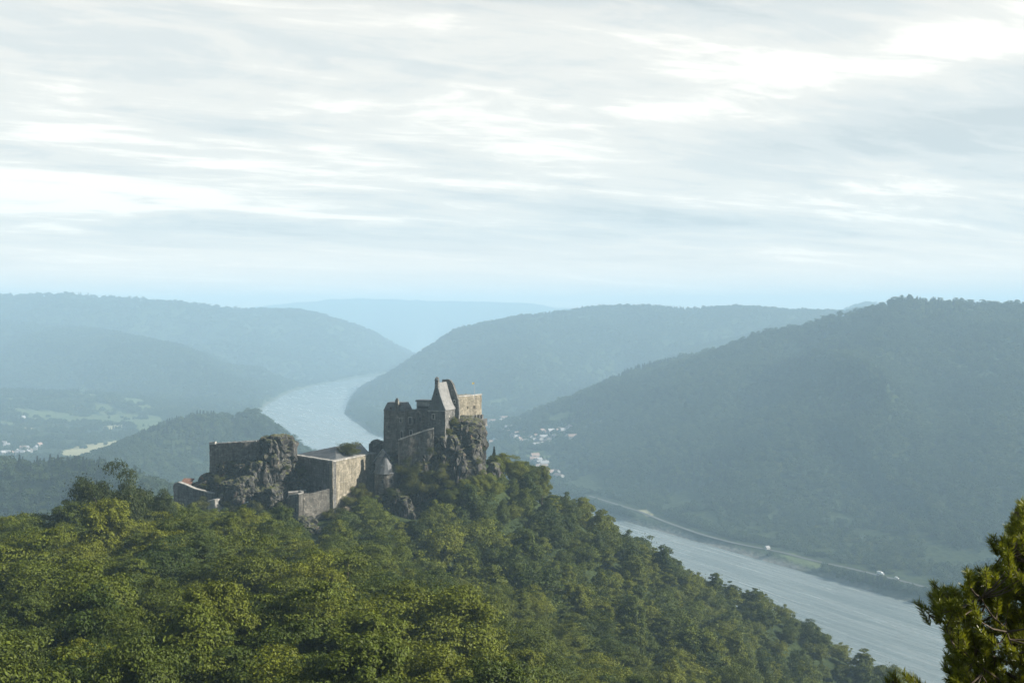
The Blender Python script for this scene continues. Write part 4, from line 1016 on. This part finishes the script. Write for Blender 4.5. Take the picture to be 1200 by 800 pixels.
nrm_ = Vector((0, -1, 0)); dm = MB(); dc = rt_c - Vector((1.0, 2.9, 0))
dm.obox(dc, Vector((1, 0, 0)), Vector((0, 1, 0)), -0.45, 0.45, -0.5, 0.9, zpx(546.5, 403), zpx(544, 403)); dm.build('dormer', M['slate'], rt)

# gate house with a pale board roof behind the round tower
g0 = px3(449, 408.3, 0); GU = Vector((0.94, -0.34, 0)); GV = Vector((0.34, 0.94, 0)); zg = zpx(526.5, 409); zge = zpx(543, 409)
gh = thing('gate_house', (g0.x, g0.y + 2, zpx(580, 409)), 'pale plastered gate house with light board roof behind the round tower', 'gate house')
qq = lambda a, b, z: Vector((*(g0 + GU * a + GV * b).xy[:], z))
m = MB(); prof = [(-3.4, zpx(590, 409)), (4.3, zpx(590, 409)), (4.3, zge - 0.2), (-0.3, zg - 0.3), (-3.4, zge + 0.6)]
m.prism([qq(a, 0, z) for a, z in prof], [qq(a, 2.4, z) for a, z in prof]); m.build('wall', M['plaster'], gh, (1.2, 0.05), seed=44)
m = MB()
for a0, a1, zz0, zz1 in ((-0.3, 5.0, zg, zge - 0.5), (-4.4, -0.31, zge - 0.3, zg - 0.004)):
    m.prism([qq(a0, -0.5, zz0), qq(a1, -0.5, zz1), qq(a1, 2.8, zz1), qq(a0, 2.8, zz0)], [qq(a0, -0.5, zz0 + 0.35), qq(a1, -0.5, zz1 + 0.35), qq(a1, 2.8, zz1 + 0.35), qq(a0, 2.8, zz0 + 0.35)])
m.build('roof', M['zinc'], gh)

# ------------------------------------------------------------------ small bastion below the hall
ba = thing('bastion', P(347, 610, 381)[:], 'small square bastion with a slit window at the foot of the hall', 'bastion')
wall(ba, [(336.5, 584, 612, 383), (338.5, 580.5, 612, 381), (350, 579, 612, 379), (355.8, 577.5, 612, 380)], 4.5, M['stone'], cap=M['coping'], seed=47, rough=(0.9, 0.09))
window(ba, P(346.5, 597.5, 379.55) - Vector((0, 0.05, 0)), 0.5, 1.7, Vector((-0.08, -1, 0)), pane='dark', fw=0.12, surround=M['stone'])
bw = thing('bastion_wall', P(370, 603, 384)[:], 'low shaded wall joining the small bastion to the hall corner', 'wall')
wall(bw, [(356.2, 579, 610, 380.5), (368, 577.5, 610, 383), (380, 574.5, 608, 385.3), (386, 573, 606, 386.2)], 1.3, M['stone'], cap=None, seed=49)
tw_ = thing('terrace_wall', P(347, 578, 388)[:], 'thin wall top behind the small bastion', 'wall')
wall(tw_, [(338, 577.5, 590, 388), (359, 574.8, 590, 390)], 1.0, M['stone'], cap=M['coping'], seed=51)

# ------------------------------------------------------------------ west crag: platform wall, outer wall, lean-to
pw = thing('platform_wall', P(280, 550, 396)[:], 'ruined straight wall with a flat top on the west crag', 'wall')
wall(pw, [(245.3, 521, 552, 399), (262, 519.8, 556, 397.5), (285, 518.2, 556, 396), (313, 516.5, 552, 396)], 7.0, M['stone'], cap=None, seed=53, rough=(1.0, 0.16))
wall(pw, [(245.2, 518, 521.2, 398.8), (252, 517.6, 520.8, 398.2)], 1.2, M['plaster'], name='parapet', rough=(0.7, 0.08), seed=54)
wall(pw, [(253, 519.1, 520.6, 398.6), (280, 517.4, 519.2, 397), (300, 516, 517.6, 396.6)], 0.8, M['coping'], name='parapet', rough=(0.8, 0.12), seed=55)
ow = thing('outer_wall', P(230, 585, 386)[:], 'long low outer wall bending round the foot of the west crag', 'wall')
wall(ow, [(203.2, 569, 600, 396), (205, 566.5, 600, 391), (208.5, 565.5, 600, 388), (216, 568, 602, 386.5), (228, 573.3, 604, 385), (244, 577.3, 606, 384), (258, 579.5, 606, 383.5)], 1.2, M['stone_grey'], cap=M['coping'], seed=57)
lt2 = thing('low_wall', P(251, 595, 379)[:], 'short pale wall stub in sun below the dark layered boulder', 'wall')
wall(lt2, [(243, 586.5, 606, 380), (252, 585, 606, 379.5), (259.5, 583.5, 606, 380.5)], 2.0, M['plaster'], seed=59, rough=(0.8, 0.12))
sd = thing('lean_to', P(217, 570, 394)[:], 'little lean-to with red tiled roof behind the outer wall', 'shed')
s0 = px3(211, 394, 0); m = MB(); e = Vector((1, -0.1, 0)).normalized(); h_ = Vector((0.1, 1, 0)).normalized(); m.obox(s0, e, h_, 0, 3.4, 0, 3, zpx(580, 394), zpx(566.6, 394)); m.build('wall', M['plaster'], sd)
sq = lambda a, b, z: Vector((*(s0 + e * a + h_ * b).xy[:], z))
m = MB(); zz = zpx(567.2, 394); za2 = zpx(561.0, 397)
m.prism([sq(-.3, -.4, zz), sq(3.7, -.4, zz), sq(3.7, 3.3, za2), sq(-.3, 3.3, za2)], [sq(-.3, -.4, zz + .25), sq(3.7, -.4, zz + .25), sq(3.7, 3.3, za2 + .25), sq(-.3, 3.3, za2 + .25)]); m.build('roof', M['tile'], sd)
blk = thing('masonry_block', P(233, 572, 392)[:], 'tilted slab of fallen masonry below the platform wall', 'rubble')
m = MB(); c0 = P(233, 569, 391); m.prism([c0 + Vector(p) for p in ((-2.6, 0, -2.6), (2.4, 0, -1.8), (2.4, 2, -1.8), (-2.6, 2, -2.6))], [c0 + Vector(p) for p in ((-2.5, 0, -0.2), (2.3, 0, 1.5), (2.3, 2, 1.5), (-2.5, 2, -0.2))]); m.build('slab', M['stone'], blk, (0.8, 0.15), seed=61)

# ------------------------------------------------------------------ bushes and small trees in and around the castle
BUSH = []
for i in range(3):
    cm, cc = crown_mesh('bush_crown', 400 + i, 3.0, 4.2, 0.1, 8000, 0.13, M['bush_leaf'], ncl=30, spread=0.34)
    BUSH.append((cm, trunk_mesh('bush_stem', 400 + i, cc, 0.3, 4.2, 0.10, M['bark'])))
def bush(px, py, D, w, label, name='bush', k=0, group=None, tall=1.0, sink=0.0):
    """bush whose middle is seen at px,py; w half width in photo pixels"""
    s = w * D / FPX / 3.0; c = P(px, py, D)
    e = thing(name, (c.x, c.y, c.z - 2.2 * s * tall - sink), label, name.replace('_', ' '), group); e.scale = (s, s, s * tall); e.rotation_euler[2] = random.uniform(0, 6.28)
    for nm, mm in (('crown', BUSH[k % 3][0]), ('stem', BUSH[k % 3][1])):
        o = link(nm, mm, e)
    return e
bush(407.5, 527, 402, 12.5, 'round green bush growing on the hall roof behind the curtain wall', k=2, tall=0.8)
bush(461, 577, 396, 9, 'bright bush on the ledge under the round tower', k=1)
bush(472, 581, 397, 7, 'small sunlit bush right of the round tower on the ledge', k=2)
bush(328, 513, 397, 9, 'low dry scrub on top of the west crag', k=1, tall=0.5)
bush(314, 513.5, 397.5, 7, 'dark scrub tuft where platform wall meets the west crag', k=2, tall=0.5)
bush(531, 494, 407, 6, 'bush clinging below the sunny wall of the keep', k=0)
bush(524, 505, 404, 6, 'bush rooted in the crag under the keep corner', k=1)
bush(549, 499, 410, 6.5, 'scrub on the crag below the terrace parapet', k=2, tall=0.7)
bush(552, 523, 407, 4, 'small bush in a cleft halfway down the castle crag', k=0)
bush(566, 524, 412, 5, 'bush on the sunny edge of the castle crag', k=1)
for i, (px, py, w, D) in enumerate([(470, 550, 10, 402), (478, 540, 8, 403), (486, 553, 10, 401), (482, 566, 11, 399), (494, 543, 8, 402), (500, 560, 9, 400), (494, 572, 10, 398), (506, 528, 7, 402), (474, 575, 9, 399), (510, 573, 9, 399), (488, 531, 7, 403), (520, 545, 6, 401)]):
    bush(px, py, D, w, 'dark shaded bush on the slope under the ramp wall, %s' % (['nearest the round tower', 'just under the wall foot', 'in the middle of the clump', 'low in the clump', 'high beside the wall', 'right of the clump', 'at the bottom edge', 'highest below the keep', 'beside the rock ledge', 'lowest on the right', 'under the sloping coping', 'alone on the rock face'][i]), k=i, tall=1.15)
for i, (px, py, w, D) in enumerate([(418, 576, 9, 398), (410, 588, 10, 392), (426, 585, 9, 398), (437, 589, 9, 398), (402, 600, 9, 388), (396, 607, 8, 385), (384, 604, 7, 384)]):
    bush(px, py, D, w, 'sunlit bush against the curtain wall, %s' % ['highest of the clump', 'second down from the top', 'middle of the clump', 'closest to the round tower', 'near the wall corner', 'right at the wall corner', 'left of the wall corner in shade'][i], k=i)
for i, (px, py, w) in enumerate([(237, 592, 9), (270, 592, 8), (303, 594, 9), (331, 596, 8)]):
    bush(px, py, 380, w, 'bush at the edge of the wood under the west crag, %s' % ['below the outer wall', 'below the dark layered boulder', 'between the two boulders', 'left of the small bastion'][i], k=i)
for i, (px, py, D, w, lb) in enumerate([(541, 552, 403, 5, 'bush low on the castle crag face in a gully'), (529, 538, 403, 5.5, 'dark bush in the shaded left face of the castle crag'), (560, 541, 405, 5, 'bush in a crack near the sunny foot of the castle crag'), (537, 518, 405, 4.5, 'bush below the keep corner on a rock shelf'), (516, 520, 403, 5.5, 'bush at the foot of the keep wall above the shaded slope'), (552, 562, 402, 7, 'leafy bush at the bottom of the castle crag'), (515, 556, 400, 9, 'big dark bush against the left base of the castle crag'), (526, 566, 399, 8, 'bush on the slope left of the castle crag base'), (290, 549, 390, 5, 'bush in a fold of the west crag face'), (258, 562, 390, 6, 'scrub on the ledge under the platform wall'), (240, 569, 390, 5, 'scrub at the left end of the west crag'), (336, 548, 393, 4, 'bush on the right edge of the west crag'), (352, 552, 397, 6, 'ivy bush against the shaded hall wall beside the crag')]):
    bush(px, py, D, w, lb, k=i, tall=0.9)
sc_ = H1(P(579, 545, 428).x, 428)
sp1 = thing('spruce_tree', (P(579, 545, 428).x, 428, zpx(552, 428)), 'slim dark spruce on the ridge beside the castle crag', 'tree'); sp1.scale = (0.9, 0.9, (zpx(523, 428) - zpx(552, 428)) / 9.0)
link('crown', SPRUCE, sp1); v, f = tube([(0, 0, -2), (0, 0, 4), (0, 0, 8.6)], [0.2, 0.14, 0.03], 6); link('trunk', mesh_np('trunk', v, f, [M['bark']], True), sp1)
for px, D, ty, lb in ((590, 432, 533, 'sunlit tree crowding the right side of the castle crag, tallest there'), (603, 434, 537, 'rounded tree second to the right of the castle crag on the ridge'), (619, 438, 542, 'third ridge tree counted right from the castle crag'), (577, 420, 546, 'tree pressed against the right foot of the castle crag'), (568, 406, 551, 'low tree in front of the slim rock buttress'), (560, 402, 560, 'tree at the base of the castle crag, below the slim spruce'), (635, 440, 549, 'fourth ridge tree counted right from the castle crag'), (545, 399, 564, 'tree hiding the middle of the castle crag base'), (528, 397, 570, 'tree at the shaded left end of the castle crag base')):
    c = P(px, 500, D); z = H1(c.x, c.y); e = thing('broadleaf_tree', (c.x, c.y, z - 1), lb, 'tree'); k_ = max((zpx(ty, D) - z + 1) / 10.4, 0.45); e.scale = (min(k_, 1.1), min(k_, 1.1), k_); e.rotation_euler[2] = px
    for p_ in proto[[0, 5, 1][px % 3]]:
        k = p_.copy(); k.parent = e; COL.objects.link(k)
for px, py, D, s, lb in ((124, 604, 252, 1.75, 'tall dark tree standing above the left edge of the near wood'), (155, 608, 258, 1.35, 'dark round tree just right of the tallest tree at the left'), (188, 606, 280, 1.15, 'dark tree left of the long outer wall, on the wood edge')):
    c = P(px, py, D); z = H1(c.x, c.y); e = thing('broadleaf_tree', (c.x, c.y, z), lb, 'tree'); top_z = zpx({124: 551, 155: 561, 188: 573}[px], D); e.scale = (s * 0.85, s * 0.85, (top_z - z) / 10.6); e.rotation_euler[2] = px
    for p_ in proto[{124: 0, 155: 5, 188: 5}[px]]:
        k = p_.copy(); k.parent = e; COL.objects.link(k)
        if k.name.startswith('crown'): k.data = p_.data.copy(); k.data.materials[0] = M['leaf_dark']
# ------------------------------------------------------------------ villages in the haze
HOUSE = {}
def house_meshes(L, Wd, h, rf, roofmat):
    key = (L, Wd, h, rf, roofmat)
    if key in HOUSE: return HOUSE[key]
    w = MB(); a, b = L / 2, Wd / 2
    w.prism([(-a, -b, -2.5), (a, -b, -2.5), (a, b, -2.5), (-a, b, -2.5)], [(-a, -b, h), (a, -b, h), (a, b, h), (-a, b, h)])
    for s in (-1, 1): w.prism([(s * a, -b, h), (s * a, b, h), (s * a, 0, h + rf - .3)], [(s * (a - .4), -b, h), (s * (a - .4), b, h), (s * (a - .4), 0, h + rf - .3)])
    wo = w.build('wall', M['wall_white']); r = MB()
    for s in (-1, 1):
        r.prism([(-a - .5, s * (b + .6), h - .5), (a + .5, s * (b + .6), h - .5), (a + .5, 0.0, h + rf), (-a - .5, 0.0, h + rf)], [(-a - .5, s * (b + .6), h - .2), (a + .5, s * (b + .6), h - .2), (a + .5, 0.0, h + rf + .35), (-a - .5, 0.0, h + rf + .35)])
    ro = r.build('roof', M[roofmat]); wi = MB()
    for s in (-1, 1):
        for k in range(3):
            for z in (1.0, 3.4)[: 1 if h < 4 else 2]:
                x = -a + L * (k + .8) / 3.6; wi.prism([(x - .5, s * (b + .03), z), (x + .5, s * (b + .03), z), (x + .5, s * (b + .06), z), (x - .5, s * (b + .06), z)], [(x - .5, s * (b + .03), z + 1.3), (x + .5, s * (b + .03), z + 1.3), (x + .5, s * (b + .06), z + 1.3), (x - .5, s * (b + .06), z + 1.3)])
    wo2 = wi.build('windows', M['glass'])
    HOUSE[key] = (wo.data, ro.data, wo2.data)
    for o in (wo, ro, wo2): bpy.data.objects.remove(o)
    return HOUSE[key]
def place_house(px, py, rz, dims, roofmat, label, group):
    p = cast(px, py, 1000, 5000); w, r, wi = house_meshes(*dims, roofmat)
    e = thing('house', p[:], label, 'house', group); e.rotation_euler[2] = rz
    link('wall', w, e); link('roof', r, e); link('window', wi, e)
VILL = [(573, 496), (577, 495.5), (582, 495), (588, 494.5), (591, 491), (571, 503), (587, 505), (592, 506), (595, 507), (596, 504), (601, 513), (605, 516), (608, 514), (611, 517), (614, 519), (618, 520), (609, 510), (622, 515), (626, 518), (629, 513), (633, 517), (637, 515), (640, 519), (634, 521), (630, 523), (643, 517), (647, 515), (650, 514), (638, 507), (642, 509), (646, 508), (655, 507), (658, 505), (661, 507), (664, 504), (668, 503), (669, 514), (671, 514.5), (576, 520), (580, 518), (626, 541), (629, 544), (632, 541), (631, 547), (635, 549), (638, 546), (636, 553), (640, 554), (634, 544), (627, 537), (643, 557), (649, 556), (655, 560), (652, 556)]
DIM = [(13, 9, 5.5, 4.2), (11, 8, 5.0, 3.8), (18, 10, 6.5, 4.5), (24, 12, 6.0, 3.0)]
PLACE = ['in the top row under the hazy hill', 'in the upper cluster by the meadow', 'in the middle of the hazy village', 'in the lower row by the hidden river']
for i, (px, py) in enumerate(VILL):
    d = DIM[(i * 7 + 3) % 4 if i % 5 else 2]; rm_ = 'house_tile' if i % 3 else 'house_slate'
    row = 0 if py < 498 else 1 if py < 511 else 2 if py < 530 else 3
    place_house(px, py, random.choice([0.3, 0.5, 1.9, 0.4, 2.0]) + random.gauss(0, 0.15), d, rm_, 'white %s house with %s roof %s' % ({13: 'ordinary', 11: 'small', 18: 'long', 24: 'very long'}[d[0]], 'brownish red' if i % 3 else 'grey', PLACE[row]), 'houses of the village right of the castle')
for i, (px, py) in enumerate([(3, 533), (9, 532), (14, 533.5), (24, 533), (28, 534), (32, 531), (27, 527), (31, 526.5), (8, 524), (46, 524), (20, 531), (36, 530), (27, 491), (5, 521), (42, 527)]):
    rm_ = 'house_tile' if i in (2, 6, 9, 11) else 'house_slate'
    place_house(px, py, random.choice([0.1, 1.6]) + random.gauss(0, 0.2), DIM[2] if i in (9, 3) else DIM[i % 2], rm_, ['pale house at the left end of the valley hamlet', 'house second from the hamlet edge', 'red roofed house between pale neighbours in the hamlet', 'long pale house in the hamlet front row', 'small house right of the long pale one', 'house at the back of the hamlet front row', 'red roofed house in the hamlet middle', 'grey roofed house in the hamlet middle', 'house under trees at the hamlet top left', 'bright white house with red roof alone right of the hamlet', 'small grey roofed house behind the front row', 'red roofed house close to the bright white one', 'lone farmhouse above the hamlet among meadows', 'house hidden in trees at the far left', 'grey roofed house beside the bright white one'][i], 'houses of the hamlet in the left valley')
p = cast(24, 529, 1000, 5000)

# ------------------------------------------------------------------ vehicles on the far road
def on_road(px):
    x, y, z, a, b = RD; q = proj(x, y, z)[0]; k = int(np.argmin(np.abs(q - px)))
    return Vector((x[k], y[k], z[k] + 0.9)), math.atan2(b[k], a[k])
def wheels(root, xs, r, w):
    for x in xs:
        for s in (-1, 1):
            v, f = tube([(0, -0.14, 0), (0, 0.14, 0)], [r, r], 12); m = MB(); m.add_np([Vector(p) for p in v], f); m.face([Vector(v[k]) for k in range(11, -1, -1)]); m.face([Vector(v[k]) for k in range(12, 24)])
            o = m.build('wheel', M['tyre']); o.parent = root; o.location = (x, s * w, r)
def car_body(prof, w, name, mat, root):
    m = MB(); m.prism([(x, -w, z) for x, z in prof], [(x, w, z) for x, z in prof]); o = m.build(name, mat); o.parent = root; return o
c, a = on_road(1029)
tr = thing('truck', c[:], 'white box truck driving along the far river road', 'truck'); tr.rotation_euler[2] = a
car_body([(-4.6, 1.0), (2.2, 1.0), (2.2, 3.9), (-4.6, 3.9)], 1.28, 'cargo_box', M['white'], tr)
car_body([(2.4, 0.6), (4.5, 0.6), (4.55, 1.6), (4.2, 2.9), (2.4, 3.0)], 1.2, 'cab', M['white'], tr)
car_body([(4.31, 1.75), (4.60, 1.7), (4.30, 2.75), (4.2, 2.75)], 1.0, 'windscreen', M['glass'], tr)
car_body([(-4.6, 0.6), (2.4, 0.6), (2.4, 0.98), (-4.6, 0.98)], 0.9, 'chassis', M['tyre'], tr); wheels(tr, (-3.2, -2.1, 3.3), 0.48, 1.12)
c, a = on_road(1046.5)
va = thing('delivery_van', c[:], 'small white van following behind the box truck on the river road', 'van'); va.rotation_euler[2] = a
car_body([(-2.5, 0.45), (2.5, 0.45), (2.55, 1.1), (1.7, 1.3), (1.0, 2.2), (-2.5, 2.2)], 0.95, 'body', M['white'], va)
car_body([(1.08, 2.0), (1.70, 1.33), (1.80, 1.36), (1.18, 2.05)], 0.82, 'windscreen', M['glass'], va); wheels(va, (-1.6, 1.6), 0.34, 0.88)
p0 = cast(899, 643.5, 900, 3000); w, r, wi = house_meshes(*DIM[1], 'house_slate')
e = thing('house', p0[:], 'single pale cottage beside the river road among trees', 'house'); e.rotation_euler[2] = 0.6; e.scale = (0.6, 0.6, 0.55); link('wall', w, e); link('roof', r, e); link('window', wi, e)

# ------------------------------------------------------------------ pine at the viewpoint
PD = 7.0; pr = np.random.default_rng(77)
gx, gy = P(1232, 700, PD).x, PD; gz = H1(gx, gy)
pine = thing('pine_tree', (gx, gy, gz), 'young pine with sunlit needles close by at the lower right', 'tree')
base = np.array([gx, gy, gz])
top_ = np.array(P(1222, 545, PD)); tz = np.linspace(0, 1, 9)[:, None]
tpath = base + (top_ - base) * tz + np.concatenate([pr.normal(size=(9, 2)) * 0.02, np.zeros((9, 1))], 1)
v, f = tube(tpath - base, np.linspace(0.085, 0.012, 9), 9); link('trunk', mesh_np('trunk', v, f, [M['bark']], True), pine)
BOUND = np.array([(580, 1197), (600, 1186), (625, 1164), (640, 1168), (652, 1176), (664, 1150), (672, 1128), (684, 1140), (690, 1093), (702, 1076), (716, 1088), (730, 1096), (745, 1106), (765, 1103), (785, 1100), (800, 1101), (900, 1100)], float)
tips = [(1164, 629, 0.1), (1160, 634, 0.0), (1172, 640, -.1), (1132, 668, 0.05), (1138, 671, -.1), (1148, 676, 0.1), (1094, 683, 0.0), (1076, 706, -.1), (1084, 711, 0.1), (1090, 695, 0.15), (1190, 600, 0.0), (1196, 588, 0.1), (1194, 612, -0.1), (1104, 694, 0.2), (1118, 692, -.15), (1046, 789, -.3), (1058, 786, -.35), (1067, 792, -.3), (1040, 797, -.3), (1074, 797, -.25), (1052, 799, -.3)]
for _ in range(950):
    py = pr.uniform(585, 850); xb = np.interp(py, BOUND[:, 0], BOUND[:, 1]); px = xb + 6 + (1300 - xb) * pr.random() ** 1.15
    tips.append((px, py, pr.normal() * 0.28 + 0.1))
NV, BR, NODES = [], [], []
MAINB = [(1164, 629, 0.1), (1132, 668, 0.05), (1094, 683, 0.0), (1076, 706, -.1), (1190, 600, 0.0), (1104, 720, 0.3), (1112, 745, -.3), (1108, 780, 0.1), (1150, 700, -.35), (1160, 670, 0.4), (1046, 797, -.3), (1066, 792, -.3), (1130, 760, 0.45), (1150, 790, -.4), (1185, 650, -.2), (1190, 700, 0.5), (1180, 740, -.5), (1120, 820, 0.2), (1160, 840, -.2), (1085, 815, -.3)]
for px, py, dd in MAINB:
    tip = np.array(P(px, py, PD + dd)); rise = 0.45 * np.hypot(*(tip - tpath[4])[:2]) + 0.1
    hgt = np.interp(tip[2] - rise, tpath[:, 2], np.arange(9)); st = np.array([np.interp(hgt, np.arange(9), tpath[:, k]) for k in range(3)])
    q = np.linspace(0, 1, 12)[:, None]; pth = st + (tip - st) * q; pth[:, 2] -= np.sin(q[:, 0] * np.pi) * 0.09; pth[1:-1] += pr.normal(size=(10, 3)) * 0.008
    BR.append(tube(pth - base, np.linspace(0.014, 0.003, 12), 6)); NODES.append(pth[3:])
NODES = np.concatenate(NODES + [tpath[4:]])
for px, py, dd in tips:
    tip = np.array(P(px, py, PD + dd)); away = np.linalg.norm(NODES - (tip - np.array([-0.03, 0, 0.05])), axis=1); near_ = NODES[np.argmin(away)]
    if away.min() > 0.34: tip = near_ + (tip - near_) * 0.34 / away.min()
    dirn = tip - near_; ln = np.linalg.norm(dirn) + 1e-6; dirn /= ln
    ax = dirn * 0.35 + np.array([-0.25, -0.15, 0.7]) + pr.normal(size=3) * 0.25; ax /= np.linalg.norm(ax)
    sh = pr.uniform(0.08, 0.14); s0_ = tip - ax * sh
    BR.append(tube(np.array([near_, near_ + (s0_ - near_) * 0.5 + np.array([0, 0, -0.015]), s0_, tip]) - base, [0.006, 0.005, 0.004, 0.002], 5))
    n = 170; t = pr.uniform(-0.25, 1.0, n); p0_ = s0_ + ax * sh * t[:, None]
    rd_ = pr.normal(size=(n, 3)); rd_ -= (rd_ @ ax)[:, None] * ax; rd_ /= np.linalg.norm(rd_, axis=1)[:, None]
    nd = rd_ * pr.uniform(0.45, 0.9, n)[:, None] + ax * pr.uniform(0.5, 1.0, n)[:, None]; nd /= np.linalg.norm(nd, axis=1)[:, None]
    Ln = pr.uniform(0.035, 0.058, n)[:, None]; wv = np.cross(nd, unit(n, pr)); wv /= np.linalg.norm(wv, axis=1)[:, None]; wv *= 0.0016
    NV.append(np.stack([p0_ - wv, p0_ + wv, p0_ + nd * Ln * 0.7 + wv, p0_ + nd * Ln, p0_ + nd * Ln * 0.7 - wv], 1).reshape(-1, 3))
nv = np.concatenate(NV) - base; nf_ = np.arange(len(nv)).reshape(-1, 5)
link('needles', mesh_np('needles', nv, nf_, [M['pine']]), pine)
bv, bf = join_np(BR); link('branch', mesh_np('branch', bv, bf, [M['bark']], True), pine)
